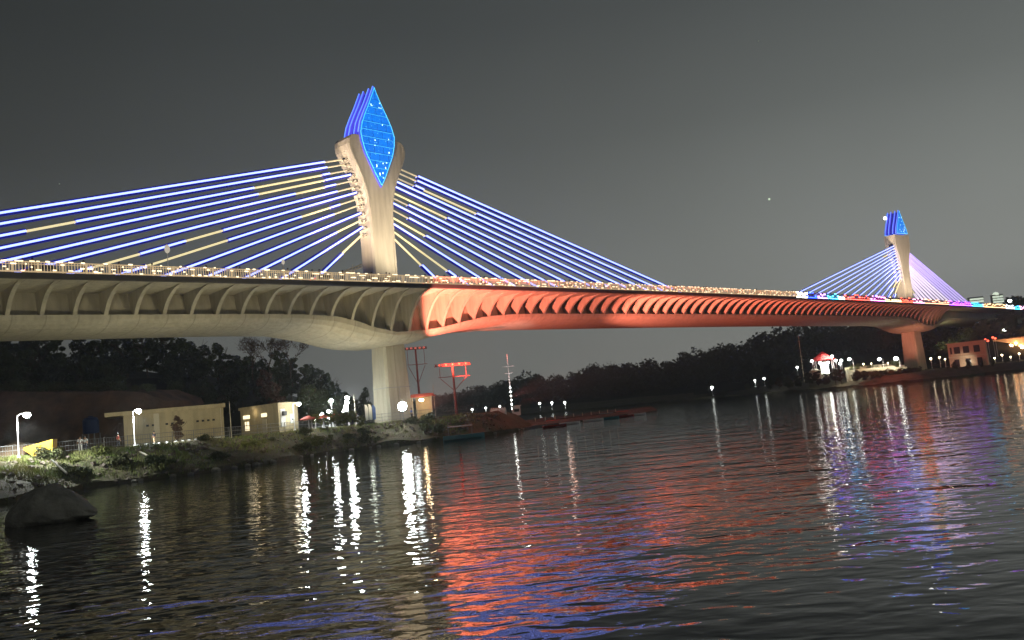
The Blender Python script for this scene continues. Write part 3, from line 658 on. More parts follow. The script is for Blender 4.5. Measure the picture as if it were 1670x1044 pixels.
# ------------------------------------------------------------------ bank: buildings
def frame(name, a, b, zb, label, cat):
    a, b = Vector(a), Vector(b); rz = math.atan2(b.y - a.y, b.x - a.x); return tag(empty(name, (a.x, a.y, zb), rz), label, cat), (Vector((b.x, b.y)) - Vector((a.x, a.y))).length
a = at(202, 700, 119); b = at(366, 700, 124); B1, w = frame('long_building', a, b, NG, 'long low windowless beige building behind the fence on the left bank', 'building')
H = at(300, 668, 121.5).z - NG
MB().box((w / 2, 4, H / 2), (w, 8, H)).build('wall', M['beige_wall'], B1)
MB().box((w / 2 - 1.0, 3.9, H + .14), (w + 2.6, 8.8, .55)).build('roof', M['beige_wall'], B1)
MB().box((w * .32, -.08, H / 2 - .1), (.7, .16, H - .25)).build('pilaster', M['cream'], B1)
MB().box((w / 2, -.05, .2), (w - .1, .1, .4)).build('plinth', M['cream'], B1)
for x0, n_ in ((.23, 2), (.42, 4), (.73, 4)):
    for k in range(n_): MB().box((w * x0 + k * .72, -.03, H * .60), (.34, .08, .26)).build('vent', M['glass_dark'], B1)
for x_ in (.10, .97): MB().tube((w * x_, -.12, .1), (w * x_, -.12, H - .2), .06, n=6).build('drainpipe', M['cream'], B1)
c = at(455, 690, 121); lw = at(393, 690, 128); rw = at(487, 690, 125)
B2, w2 = frame('small_building', lw, c, NG, 'small flat roofed beige building with two lit window heads', 'building'); H2 = at(455, 658, 121).z - NG
w3 = (rw - c).length; ang = math.atan2(rw.y - c.y, rw.x - c.x) - B2.rotation_euler[2]; cx_, sx_ = cos(ang), sin(ang)
foot = [(0, 0), (w2, 0), (w2 + w3 * cx_, w3 * sx_), (w3 * cx_, w3 * sx_ + 2)]
def foot_prism(ft, z0, z1): 
    n = len(ft); return MB().add([(x, y, z0) for x, y in ft] + [(x, y, z1) for x, y in ft], [tuple(range(n))[::-1], tuple(range(n, 2 * n))] + [(i, (i + 1) % n, n + (i + 1) % n, n + i) for i in range(n)])
foot_prism(foot, 0, H2 - .3).build('wall', M['beige_wall'], B2)
fc = (sum(x for x, y in foot) / 4, sum(y for x, y in foot) / 4)
foot_prism([(fc[0] + (x - fc[0]) * 1.05, fc[1] + (y - fc[1]) * 1.07) for x, y in foot], H2 - .3, H2 + .1).build('roof', M['beige_wall'], B2)
for x_, wd in ((.17, 1.7), (.64, 1.35)): 
    o = MB().box((w2 * x_, -.05, H2 * .66), (wd, .12, .5)).build('window_head', M['window_warm'], B2)
o = MB().box((w2 * .17, -.03, H2 * .33), (1.05, .08, 1.3)).build('window', M['window_warm'], B2); MB().box((w2 * .17, -.1, H2 * .33), (.07, .05, 1.3)).box((w2 * .17, -.1, H2 * .36), (1.05, .05, .07)).build('window_bars', M['dark_metal'], o)
MB().box((w2 * .64, -.04, 1.05), (1.1, .09, 2.1)).build('door', M['cream'], B2)
def onr(u, z, o_=.06): return (w2 + cx_ * w3 * u + sx_ * o_, sx_ * w3 * u - cx_ * o_, z)
MB().box(onr(.2, 2.0), (1.0, .1, 2.5), ang).build('shutter', M['white_paint'], B2); MB().box(onr(.22, 2.6, .3), (.75, .35, .6), ang).build('air_conditioner', M['dark_metal'], B2)
o = MB().box(onr(.66, 1.8), (.9, .1, 1.3), ang).build('window', M['white_paint'], B2); MB().box(onr(.66, 1.8, .12), (.3, .06, .5), ang).build('pane', M['glass_dark'], o)
light('door_light', 'POINT', B2.matrix_world @ Vector((0, 0, 0)) if False else (lw + (c - lw) * .3 + Vector((.4, -1.3, 1.5))).to_tuple(), 30, (1, .8, .5), .3)
light('wall_light', 'POINT', ((c + rw) / 2 + Vector((1.2, -2.5, 2.2))).to_tuple(), 60, (1, .9, .65), .3)

# ------------------------------------------------------------------ bank: fence, poles
def poly_sample(poly, step):
    out = []
    for (x0, y0), (x1, y1) in zip(poly[:-1], poly[1:]):
        L = math.hypot(x1 - x0, y1 - y0); n = max(1, int(L / step))
        for i in range(n): out.append((x0 + (x1 - x0) * i / n, y0 + (y1 - y0) * i / n))
    out.append(poly[-1]); return out
F = empty('mesh_fence', (brow[2][0], brow[2][1], NG)); tag(F, 'dark wire mesh fence with thin posts running along the top of the left bank', 'fence')
fp = [(x - .6 - brow[2][0], y + 1.2 - brow[2][1]) for x, y in poly_sample(brow[2:11], 2.4)]
for x, y in fp: MB().box((x, y, .62), (.07, .07, 1.5)).build('post', M['steel'], F)
rl = MB()
for (x0, y0), (x1, y1) in zip(fp[:-1], fp[1:]):
    for z in (.3, .8, 1.3): rl.tube((x0, y0, z), (x1, y1, z), .028, n=4, caps=False)
    for q in range(1, 9):
        x, y = x0 + (x1 - x0) * q / 9, y0 + (y1 - y0) * q / 9; rl.box((x, y, .75), (.02, .02, 1.15))
rl.build('mesh_panel', M['steel'], F)
for px, pt, Y, lab in ((374, 657, 119, 'thin tall pole standing between the two beige buildings'), (577, 645, 140, 'tall thin pole just right of the garden lamps'), (706, 628, 148, 'thin pale pole right of the orange lit shed')):
    p = at(px, pt, Y); MB().lathe([(.09, 0), (.07, .5), (.045, p.z - 3.4), (.02, p.z - 3.2)], n=6).build('pole', M['cream'], loc=(p.x, p.y, 3.4)); tag(bpy.context.scene.objects[-1] if False else COL.objects[-1], lab, 'pole')
def pipe_(a, b, r, lab): 
    a, b = Vector(a), Vector(b); tag(MB().tube((0, 0, 0), b - a, r, n=7).build('pipe', M['cream'], loc=a), lab, 'pipe')
pipe_(at(84, 750, 80), at(109, 772, 75), .09, 'pale pipe lying down the grassy bank at the far left')
pipe_(at(215, 731, 99), at(241, 743, 93), .09, 'pale pipe lying down the bank below the second street lamp')

# ------------------------------------------------------------------ yard: heap, tipper, tank
p = at(26, 733, 92); mb = MB(); rows = []
for j in range(13):
    rr = j / 12; rows.append([(cos(2 * pi * i / 24) * rr * 5.2, sin(2 * pi * i / 24) * rr * 3.2, max(0, (1 - rr ** 1.3)) * 1.9 + fbm(i * .9, j * .8, 3) * .22 - .1) for i in range(25)])
tag(mb.grid(rows).build('sand_heap', M['sand'], loc=(p.x, p.y, 3.4), smooth=True), 'pale orange heap of sand under the leftmost street lamp', 'heap')
p = at(72, 731, 90); t = empty('skip', (p.x, p.y, 3.35), R(14)); tag(t, 'yellow steel skip standing right of the sand heap', 'skip')
MB().prism([(-.85, .2), (.95, .2), (1.05, 1.75), (-1.7, 1.15), (-1.7, .95)], -.9, .9).build('container', M['yellow'], t)
for x in (-.7, .1, .85): MB().box((x, -.93, .85), (.08, .06, 1.0)).build('rib', M['yellow'], t)
for x in (-.55, .7): MB().box((x, 0, .1), (.2, 1.7, .2)).build('skid', M['dark_metal'], t)
p = at(148, 690, 132); t = empty('water_tank', (p.x, p.y, 3.5)); tag(t, 'dark blue water tank on a frame against the red earth cutting', 'tank')
MB().lathe([(1.05, 2.6), (1.15, 2.8), (1.15, 4.6), (.9, 5.0), (.35, 5.1), (.35, 5.25), (.0, 5.3)], n=16).build('tank', M['blue_tank'], t)
for x in (-.9, .9):
    for y in (-.9, .9): MB().box((x, y, 1.3), (.14, .14, 2.6)).build('leg', M['steel'], t)

# ------------------------------------------------------------------ people
def skin_mesh(name, J, E_, mt, parent, lvl=1):
    me = bpy.data.meshes.new(name); me.from_pydata([j[0] for j in J], E_, []); o = bpy.data.objects.new(name, me); COL.objects.link(o)
    md = o.modifiers.new('s', 'SKIN'); sv = me.skin_vertices[0].data
    for i, j in enumerate(J): sv[i].radius = (j[1], j[2] if len(j) > 2 else j[1]); sv[i].use_root = (i == 0)
    if lvl: ss = o.modifiers.new('u', 'SUBSURF'); ss.levels = lvl; ss.render_levels = lvl
    dg = bpy.context.evaluated_depsgraph_get(); nm = bpy.data.meshes.new_from_object(o.evaluated_get(dg)); o.modifiers.clear(); o.data = nm; nm.name = name
    nm.materials.clear(); nm.materials.append(mt); nm.polygons.foreach_set("use_smooth", [True] * len(nm.polygons)); bpy.data.meshes.remove(me); o.parent = parent; return o
def person(shirt, trousers, stride=.12, armout=.0, seed=0):
    t = empty('person'); r_ = random.Random(seed); a = armout
    hip, kn, an = .93, .50, .08; k = stride
    J = [((0, 0, .95), .13, .10), ((0, 0, 1.15), .125, .09), ((0, 0, 1.38), .15, .10), ((0, 0, 1.50), .06), ((0, 0, 1.57), .065), ((0, -.01, 1.66), .095, .105), ((0, -.01, 1.73), .08, .09),
         ((-.10, 0, .86), .095), ((-.11, -k * .6, kn), .06), ((-.11, k * .2, an), .042), ((-.11, k * .2 - .13, .04), .035),
         ((.10, 0, .86), .095), ((.11, k * .5, kn), .06), ((.11, k * 1.6, an + .03), .042), ((.11, k * 1.6 - .13, .04), .035),
         ((-.19, 0, 1.42), .055), ((-.25 - a, -.03, 1.16), .042), ((-.27 - a, -.16, .93), .032), ((-.27 - a, -.2, .84), .036),
         ((.19, 0, 1.42), .055), ((.25 + a, .02, 1.16), .042), ((.27 + a, -.08, .92), .032), ((.27 + a, -.11, .83), .036)]
    E_ = [(0, 1), (1, 2), (2, 3), (3, 4), (4, 5), (5, 6), (0, 7), (7, 8), (8, 9), (9, 10), (0, 11), (11, 12), (12, 13), (13, 14), (2, 15), (15, 16), (16, 17), (17, 18), (2, 19), (19, 20), (20, 21), (21, 22)]
    body = skin_mesh('body', J, E_, M['skin'], t)
    sub = lambda ids, gr: [((J[i][0]), J[i][1] + gr, (J[i][2] if len(J[i]) > 2 else J[i][1]) + gr) for i in ids]
    def part(name, ids, mt, gr):
        mp = {v: i for i, v in enumerate(ids)}; e = [(mp[x], mp[y]) for x, y in E_ if x in mp and y in mp]; return skin_mesh(name, sub(ids, gr), e, mt, t)
    part('shirt', [0, 1, 2, 15, 16, 19, 20], shirt, .018); part('trousers', [0, 7, 8, 9, 11, 12, 13], trousers, .02)
    MB().ball((0, .012, 1.70), .115, n=8, m_=6).build('hair', M['hair'], t, smooth=True); return t
PP = [person(M['white_cloth'], M['white_cloth'], .1, seed=1), person(M['white_cloth'], M['dark_cloth'], .05, seed=2), person(M['red_cloth'], M['dark_cloth'], .14, seed=3), person(M['dark_cloth'], M['tan_cloth'], .08, .05, seed=4), person(M['blue_cloth'], M['dark_cloth'], .02, .03, seed=5), person(M['tan_cloth'], M['dark_cloth'], .12, seed=6)]
fresh = set()
def put_person(k, loc, rz, label, group=None):
    o = PP[k] if k not in fresh else copy_tree(PP[k]); fresh.add(k); o.location = loc; o.rotation_euler = (0, 0, rz); return tag(o, label, 'person', group)
for k, px, Y, lab in ((0, 131, 99, 'person all in white standing by the fence between the two left street lamps'), (1, 139, 101, 'person in white shirt and dark trousers beside the person all in white'), (2, 193, 103, 'person in red shirt at the left end of the long beige building'),
                      (3, 252, 112, 'person in dark clothes standing against the long beige building'), (5, 574, 128, 'person in tan shirt right of the green lit bush'), (0, 583, 129, 'person in white beside the feather banners'), (4, 672, 134, 'person in blue shirt right of the dazzling floodlight')):
    put_person(k, (gx(px, Y), Y, 3.5), rnd.uniform(0, 6), lab)
light('yard_light', 'SPOT', (gx(140, 96), 94, 8.5), 700, (.95, 1, .95), .4, (gx(140, 100), 100, 3), R(110), .6)
PL = {0: 'pedestrian all in white at the bridge railing', 1: 'pedestrian in white shirt and dark trousers at the bridge railing', 2: 'pedestrian in red shirt at the bridge railing', 3: 'pedestrian in dark shirt at the bridge railing', 4: 'pedestrian in blue shirt at the bridge railing', 5: 'pedestrian in tan shirt at the bridge railing'}
s = -58.0; r_ = random.Random(8)
while s < 150:
    k = r_.randrange(6); put_person(k, bw(s, 12.35 - r_.random() * .9, zd(s) + .0), r_.uniform(0, 6), PL[k], 'pedestrians along the bridge railing'); s += r_.choice((.7, .9, 2.5, 4, 5.5, 7))

# ------------------------------------------------------------------ vehicles on the bridge
def car(bodym, seed=0):
    t = empty('car'); P = [(-2.1, .35), (2.1, .35), (2.15, .75), (1.3, .92), (.75, 1.42), (-1.2, 1.45), (-1.9, .98), (-2.15, .85)]
    MB().prism(P, -.82, .82).build('body', bodym, t)
    for sy in (-1, 1): MB().prism([(1.05, .95), (.66, 1.34), (-1.1, 1.36), (-1.6, 1.0)], sy * .83 - .01, sy * .83 + .01).build('side_window', M['glass_dark'], t)
    for x in (-1.3, 1.35):
        for y in (-.74, .74): MB().tube((x, y - .1, .32), (x, y + .1, .32), .32, n=12).build('wheel', M['rubber'], t)
    for y in (-.6, .6): MB().box((2.13, y, .68), (.08, .3, .16)).build('headlight', M['warm_bulb'], t); MB().box((-2.14, y, .8), (.08, .3, .14)).build('tail_lamp', M['tail'], t)
    return t
cars = [car(M['car_white']), car(M['car_grey']), car(M['car_red'])]; CL = ['white car driving over the bridge', 'grey car driving over the bridge', 'red car driving over the bridge']
def bus():
    t = empty('bus'); MB().box((0, 0, 1.75), (9.5, 2.4, 2.7)).build('body', M['car_red'], t); MB().box((0, -1.22, 2.1), (8.8, .04, .85)).build('window_band', M['window_warm'], t)
    for x in (-3, 3):
        for y in (-1.05, 1.05): MB().tube((x, y - .14, .46), (x, y + .14, .46), .46, n=12).build('wheel', M['rubber'], t)
    return t
s = -55.0; n = 0; fc_ = set()
while s < 300:
    k = r_.randrange(3); lane = r_.choice((9.2, 5.8, 9.2)); o = cars[k] if k not in fc_ else copy_tree(cars[k]); fc_.add(k); o.location = bw(s, lane, zd(s) + .06); o.rotation_euler = (0, 0, TH + (0 if lane > 7 else 0)); tag(o, CL[k], 'car', 'cars driving over the bridge'); s += r_.uniform(7, 14)
o = bus(); o.location = bw(97, 2.9, zd(97) + .06); o.rotation_euler = (0, 0, TH); tag(o, 'red bus with lit windows driving over the middle of the bridge', 'bus')
# signs on the walkway
for s, lab in ((0, 'oval sign on a thin pole above the far left end of the railing'), (1, 'smaller oval sign on a pole above the railing left of the pylon')):
    p0 = at(201 if s == 0 else 373.5, 429 if s == 0 else 437, 115 if s == 0 else 127.5); 
    # stand the sign on the walkway below that direction
    dd = Vector((cos(TH), sin(TH), 0)); rel = Vector((p0.x - X1, p0.y - Y1, 0)); ss = rel.dot(dd); zb_ = zd(ss); t = empty('oval_sign', bw(ss, 12.2, zb_), TH)
    hh = (3.6, 2.6)[s]; rr_ = (.55, .36)[s]; MB().tube((0, 0, 0), (0, 0, hh - rr_), .06, n=6).build('pole', M['white_paint'], t)
    el_ = [(rr_ * .62 * cos(2 * pi * i / 20), hh + rr_ * sin(2 * pi * i / 20)) for i in range(20)]; MB().prism(el_, -.05, .05).build('sign_plate', mat('sign_plate_%d' % s, (.7, .65, .55), .5, emit=(1, .9, .75), es=.35, sampled=False), t); tag(t, lab, 'sign')

# ------------------------------------------------------------------ construction crane beyond the bridge
p = at(604, 434, 330); t = empty('tower_crane', (p.x, p.y, 0)); tag(t, 'distant tower crane with pale jib seen left of the near pylon', 'crane')
def lattice(a, b, w, n, r):
    mb = MB(); a, b = Vector(a), Vector(b); d = (b - a).normalized(); u = d.cross(Vector((0, 1, 0))) if abs(d.y) < .9 else Vector((1, 0, 0)); u.normalize(); v = d.cross(u); C = [u * w + v * w, u * w - v * w, -u * w - v * w, -u * w + v * w]
    for c_ in C: mb.tube(a + c_, b + c_, r, n=4)
    for i in range(n):
        p, q = a.lerp(b, i / n), a.lerp(b, (i + 1) / n)
        for k in range(4): mb.tube(p + C[k], q + C[(k + 1) % 4], r * .7, n=3, caps=False)
    return mb
jib0 = at(563, 443.5, 330) - Vector((p.x, p.y, 0)); jib1 = at(622, 422, 330) - Vector((p.x, p.y, 0))
lattice((0, 0, 0), (0, 0, p.z), .55, 30, .14).build('mast', M['cream'], t); lattice(jib0, jib1, .5, 12, .13).build('jib', M['cream'], t)
MB().box(jib0 + Vector((.8, 0, -.2)), (3.2, 1.2, 1.1)).build('counterweight', M['cream'], t); q_ = at(576, 446, 330) - Vector((p.x, p.y, 0)); MB().box(q_, (2.0, 1.6, 2.6), taper=.5).tube(q_, q_ + Vector((0, 0, 3.5)), .12).build('hook_block', M['cream'], t); MB().tube((0, 0, p.z), (0, 0, p.z + 2.6), .3, .1).build('tower_head', M['cream'], t)
light('crane_light', 'POINT', (p.x - 5, p.y - 9, p.z - 8), 1500, (1, .8, .65), .5)

# ------------------------------------------------------------------ gantries, mast, shed, banners, parasols
def gantry(px, Y, ptop, wm, lab, tilt=0):
    b_ = Vector((gx(px, Y, 3.5), Y, 3.4)); top = at(px - 3, ptop, Y).z - 3.4; t = empty('floodlight_gantry', b_, R(20)); tag(t, lab, 'gantry')
    MB().tube((0, 0, 0), (0, 0, top), .24, .15, n=8).build('mast', M['red_metal'], t); MB().box((0, 0, .12), (1.1, 1.1, .25)).build('base_plate', M['red_metal'], t)
    a_ = MB().box((0, 0, top), (wm, .16, .12)).box((0, 0, top + .36), (wm, .06, .05)).build('upper_crossarm', M['red_metal'], t)
    for i in range(11): MB().box((-wm / 2 + wm * (i + .5) / 11, -.12, top + .2), (.24, .2, .28)).build('floodlight_unit', M['red_glow'] if i % 2 else M['red_metal'], a_)
    MB().box((.15, 0, top * .78), (wm * .86, .12, .10)).build('lower_crossarm', M['red_metal'], t)
    for sx in (-1, 1): MB().tube((sx * wm * .36, 0, top * .76), (0, 0, top * .5), .055, n=5).build('brace', M['red_metal'], t); MB().tube((sx * wm * .36, 0, top * .78), (sx * wm * .36, 0, top), .05, n=5).build('hanger', M['red_metal'], t)
gantry(745, 141, 596, 6.2, 'red T shaped floodlight gantry standing alone right of the tall pier')
gantry(687, 152, 569, 4.2, 'taller red floodlight gantry partly hidden behind the right edge of the tall pier')
light('gantry_light', 'SPOT', (gx(735, 128, 3.6), 130, 3.4), 420, (1, .16, .08), .3, at(738, 600, 141), R(60), .6)
p = at(828, 577, 158); zb = 2.6; t = empty('signal_mast', (gx(836, 158, zb), 158, zb)); tag(t, 'slender white mast with two crossbars and a column of white lamps', 'mast'); hh = p.z - zb
MB().tube((0, 0, 0), (0, 0, hh), .11, .035, n=6).build('pole', M['white_paint'], t)
for f, w in ((.79, 2.2), (.68, 1.5)): MB().box((0, 0, hh * f), (w, .08, .08)).build('crossbar', M['white_paint'], t)
for i in range(6): MB().ball((.02, -.1, hh * (.10 + i * .068)), .14, n=6, m_=4).build('mast_lamp', M['lamp_far'], t)
for i in range(6): MB().tube((0, 0, hh * (.42 + i * .05)), (0, 0, hh * (.435 + i * .05)), .17, n=6).build('insulator', M['white_paint'], t)
light('mast_fill', 'SPOT', (p.x + 1.5, 153, 3.2), 4500, (1, .88, .85), .2, (p.x, 158, 11), R(50), .6)  # unseen spot added to brighten the upper mast
p = at(842, 668, 157); t = empty('kiosk', (p.x, p.y, 2.4)); tag(t, 'tiny white kiosk with a dark opening at the foot of the lamp mast', 'kiosk'); hh = p.z + .6 - 2.4
MB().box((0, 0, hh / 2), (1.5, 1.3, hh)).build('wall', M['white_paint'], t); MB().box((0, 0, hh + .08), (1.9, 1.7, .16)).build('roof', M['white_paint'], t); MB().box((.05, -.67, hh * .55), (.9, .05, .5)).build('hatch', M['glass_dark'], t)
a, b = at(801, 678, 152), at(826, 681, 150); W_, w = frame('low_wall', a, b, 2.2, 'short pale low wall at the end of the bank left of the mast', 'wall'); MB().box((w / 2, 0, .8), (w, .3, 1.6)).build('wall', M['white_paint'], W_)
for i in range(8): MB().lathe([(.16, 1.6), (.2, 1.7), (.0, 1.95)], n=6, c=(w * (i + .5) / 8, 0, 0)).build('finial', M['white_paint'], W_)
p = at(689, 652, 146); t = empty('open_shed', (p.x, p.y, NG)); tag(t, 'small open shed with red roof and warm orange light right of the pier', 'shed'); hh = p.z - NG + .5
MB().prism([(-2.1, hh), (2.2, hh), (1.7, hh + .5), (-1.6, hh + .5)], -1.6, 1.6).build('roof', M['red_cloth'], t); MB().box((0, 1.2, hh / 2), (2.6, .15, hh)).build('back_wall', M['beige_wall'], t)
for x in (-1.6, 1.6): MB().box((x, -1.2, hh / 2), (.16, .16, hh)).build('post', M['cream'], t)
MB().ball((-.1, -.8, hh - .55), .42, n=8, m_=5, sq=.6).build('lamp', M['lamp_warm'], t); light('shed_light', 'POINT', (p.x, p.y - 1.9, NG + hh - 1), 160, (1, .72, .4), .3)
def parasol(px, py, Y, lab):
    p = at(px, py, Y); t = empty('parasol', (p.x, p.y, NG)); hh = max(1.9, p.z - NG); MB().tube((0, 0, 0), (0, 0, hh), .035, n=6).build('pole', M['white_paint'], t)
    MB().lathe([(1.25, hh - .5), (1.27, hh - .42), (.7, hh - .15), (.05, hh + .05)], n=8).build('canopy', M['red_cloth'], t); MB().lathe([(.3, 0), (.3, .08), (.05, .12)], n=8).build('base', M['steel'], t); tag(t, lab, 'parasol', 'red parasols in the waterside garden')
for px, py, Y in ((508, 681, 127), (528, 689, 124), (546, 686, 127), (504, 695, 121)): parasol(px, py, Y, 'red parasol standing among the garden lamps left of the pier')
for i, (px, pt) in enumerate(((594, 660), (600, 659), (606, 660))):
    p = at(px, pt, 131); t = empty('feather_banner', (p.x, p.y, NG)); hh = p.z - NG; MB().tube((0, 0, 0), (0, 0, hh), .04, n=6).build('pole', M['dark_metal'], t)
    MB().prism([(.05, .5), (.5, .55), (.55, hh * .8), (.35, hh - .15), (.05, hh)], -.02, .02).build('flag', M['white_cloth'] if i != 2 else M['blue_cloth'], t)
    tag(t, ('white feather banner, leftmost of the three beside the pier', 'white feather banner, middle one of the three beside the pier', 'blue feather banner right beside the pier')[i], 'banner')
light('banner_light', 'POINT', (gx(601, 127), 127.5, 6), 60, (.9, 1, .85), .3)

# ------------------------------------------------------------------ shrubs, grass, boulder
def bush_proto(seed, mt, n=900):
    r_ = random.Random(seed); mb = MB(); cl = [(Vector((r_.gauss(0, .5), r_.gauss(0, .45), r_.uniform(.25, .95))), r_.uniform(.3, .55)) for _ in range(9)]
    for _ in range(n):
        c_, q = r_.choice(cl); v = Vector((r_.gauss(0, 1), r_.gauss(0, 1), r_.gauss(0, 1))).normalized() * q * r_.uniform(.5, 1.1); leafq(mb, c_ + v, .1 * r_.uniform(.6, 1.4), r_)
    return mb.build('shrub', mt, fixn=False)
BU = [bush_proto(1, M['leaf']), bush_proto(2, M['leaf3']), bush_proto(3, M['shrub'])]; bused = set()
def put_bush(k, loc, s_, lab, group=None):
    if k in bused: o = BU[k].copy(); COL.objects.link(o)
    else: o = BU[k]; bused.add(k)
    o.location = loc; o.scale = (s_ * 1.2, s_, s_); o.rotation_euler = (0, 0, rnd.uniform(0, 6)); return tag(o, lab, 'shrub', group)
def slope_pt(u, f):
    """point of the left bank slope: u along it, f from the water (0) to the brow (1)"""
    i = min(int(u), len(edge) - 2); q = u - i; e = Vector(edge[i]).lerp(Vector(edge[i + 1]), q); b_ = Vector(brow[i]).lerp(Vector(brow[i + 1]), q); p = e.lerp(b_, f)
    return Vector((p.x, p.y, np.interp(f, [0, .55, 1], [.3, 2.3, 3.4])))
for i in range(46):
    u = rnd.uniform(1, 9.6); f = rnd.uniform(.08, .95); k = (i * 7 + int(u)) % 3; put_bush(k, slope_pt(u, f) - Vector((0, 0, .15)), rnd.uniform(.5, 1.25), ('dark green shrub on the slope of the left bank', 'yellowish green shrub on the slope of the left bank', 'brownish shrub on the slope of the left bank')[k], 'shrubs on the left bank')
for i in range(15):
    q = Vector(cx0[0]).lerp(Vector(cx0[4]), i / 14); put_bush((0, 2)[i % 2], (q.x, q.y + rnd.uniform(.5, 4), q.z + .1), rnd.uniform(.9, 1.8), 'shrub growing along the top of the red earth cutting', 'shrubs above the earth cutting')
p = at(557, 686, 124); put_bush(1, (p.x, p.y, 3.5), 2.0, 'tall brightly lit green bush beside the garden lamps')
mb = MB(); r_ = random.Random(17)
for _ in range(34000):
    u = r_.uniform(.2, 9.9) if r_.random() < .45 else r_.uniform(.2, 4.2); f = r_.random() ** .9 * 1.12; p = slope_pt(u, min(f, 1)); p += Vector((r_.gauss(0, .3), r_.gauss(0, .3), 0))
    n_ = fbm(p.x * .5, p.y * .5, 2)
    if n_ < -.25 and r_.random() < .75: continue
    h_ = r_.uniform(.12, .42) * (1 + .7 * max(0, n_)); a_ = r_.uniform(0, 6.3); w_ = .035 + .02 * r_.random(); dx, dy = cos(a_) * w_, sin(a_) * w_; lx, ly = r_.gauss(0, .14), r_.gauss(0, .14); o_ = len(mb.v)
    mb.v += [(p.x - dx, p.y - dy, p.z - .1), (p.x + dx, p.y + dy, p.z - .1), (p.x + lx, p.y + ly, p.z + h_)]; mb.f.append((o_, o_ + 1, o_ + 2))
tag(mb.build('grass', M['grass'], fixn=False), 'rough grass and weeds covering the left bank', 'grass', kind='stuff')
mb = MB(); r_ = random.Random(23)
for _ in range(1500):
    u = r_.uniform(.3, 11); p = slope_pt(u, r_.uniform(-.03, .95)); n_ = fbm(p.x * .35, p.y * .35, 7)
    if n_ < -.1 and r_.random() < .8: continue
    q = r_.uniform(.08, .34); o_ = len(mb.v); mb.ball((p.x + r_.gauss(0, .4), p.y + r_.gauss(0, .4), p.z + q * .25), q, n=5, m_=4, sq=.7)
    for j in range(o_, len(mb.v)): x, y, z = mb.v[j]; mb.v[j] = (x + r_.gauss(0, .16) * q, y + r_.gauss(0, .16) * q, z + r_.gauss(0, .16) * q)
tag(mb.build('riprap', M['rubble'], fixn=False), 'loose brown rubble scattered over the slope of the left bank', 'rubble', kind='stuff')
o = place_tree(PROT[4], (gx(291, 115), 115, 3.3), .30, 'small thin tree in front of the long beige building', None); o.scale = (.30, .30, .42)
for i in range(13):
    u = i / 12; q_ = at(226, 720, 111).lerp(at(362, 720, 116), u); o = MB().ball((0, 0, .14), .26, n=7, m_=5, sq=.8).build('marker_stone', M['white_paint'], loc=(q_.x + rnd.uniform(-.3, .3), q_.y, 3.42)); o.rotation_euler = (rnd.uniform(-.2, .2), 0, rnd.uniform(0, 3)); tag(o, 'whitewashed stone in the row at the foot of the long beige building', 'stone', 'whitewashed stones before the long building')
# pebbles along the water's edge
for i in range(38):
    u = rnd.uniform(1, 11.5); p = slope_pt(u, rnd.uniform(-.06, .12)); mb = MB().ball((0, 0, 0), 1, n=7, m_=5, sq=.6); mb.v = [(x * (1 + .25 * fbm(x * 2 + i, y * 2)), y * (1 + .25 * fbm(y * 2, z * 2 + i)), z) for x, y, z in mb.v]; q = rnd.uniform(.15, .55)
    o = mb.build('bank_stone', M['rock'], loc=(p.x, p.y, .12)); o.scale = (q * 1.3, q, q); tag(o, 'grey stone at the water line of the left bank', 'stone', 'stones along the left water line')
bm = bmesh.new(); bmesh.ops.create_icosphere(bm, subdivisions=5, radius=1)
for v in bm.verts:
    c_ = v.co; k = 1 + .13 * fbm(c_.x * 2.1, c_.y * 2.1 + c_.z * 1.5, 8) + .05 * fbm(c_.x * 6, c_.z * 6 + c_.y * 4, 9) + .022 * fbm(c_.x * 17, c_.z * 15 + c_.y * 11, 5) - .05 * max(0, 1 - abs(sin(c_.x * 3.1 + c_.z * 2.2 + c_.y)) * 9); x, y, z = c_ * k
    z = z if z > 0 else z * .55; z *= 1 - .52 * max(0, x + .1) + (.12 if x < -.1 else 0); x += .25 * z
    v.co = (x * 2.45, y * 1.5, z * 1.55 - .1 * abs(x))
me = bpy.data.meshes.new('boulder'); bm.to_mesh(me); bm.free(); me.polygons.foreach_set("use_smooth", [True] * len(me.polygons)); me.materials.append(M['rock']); o = bpy.data.objects.new('boulder', me); COL.objects.link(o)
p = at(80, 840, 46.5); o.location = (p.x, p.y, .35); o.rotation_euler = (0, 0, R(-6)); tag(o, 'large rounded grey boulder in the water at the lower left', 'boulder')

# ------------------------------------------------------------------ boats
def boat(L, hullm, canopy, seed=0):
    t = empty('boat'); rows = []
    for i in range(9):
        u = i / 8; x = -L / 2 + L * u; w = L * .15 * (1 - max(0, (u - .55) / .45) ** 2) * (.8 + .2 * min(1, u * 4)); k = .25 * max(0, u - .6) ** 1.2
        rows.append([(x, -w, .62 + k), (x, -w * .8, .1), (x, 0, -.15), (x, w * .8, .1), (x, w, .62 + k), (x, w * .88, .55 + k), (x, 0, .3), (x, -w * .88, .55 + k), (x, -w, .62 + k)])
    MB().grid(rows).build('hull', hullm, t)
    for f in (-.25, .05): MB().box((L * f, 0, .5), (.25, L * .24, .06)).build('seat', M['cream'], t)
    if canopy:
        MB().grid([[(-L * .38, y, 1.75 + .22 * cos(y * 1.6)) for y in (-L * .14, -L * .07, 0, L * .07, L * .14)], [(L * .22, y, 1.75 + .22 * cos(y * 1.6)) for y in (-L * .14, -L * .07, 0, L * .07, L * .14)]]).build('canopy', canopy, t)
        for x in (-L * .36, L * .2):
            for y in (-L * .13, L * .13): MB().tube((x, y, .5), (x, y, 1.8), .03, n=5).build('canopy_post', M['steel'], t)
    return t
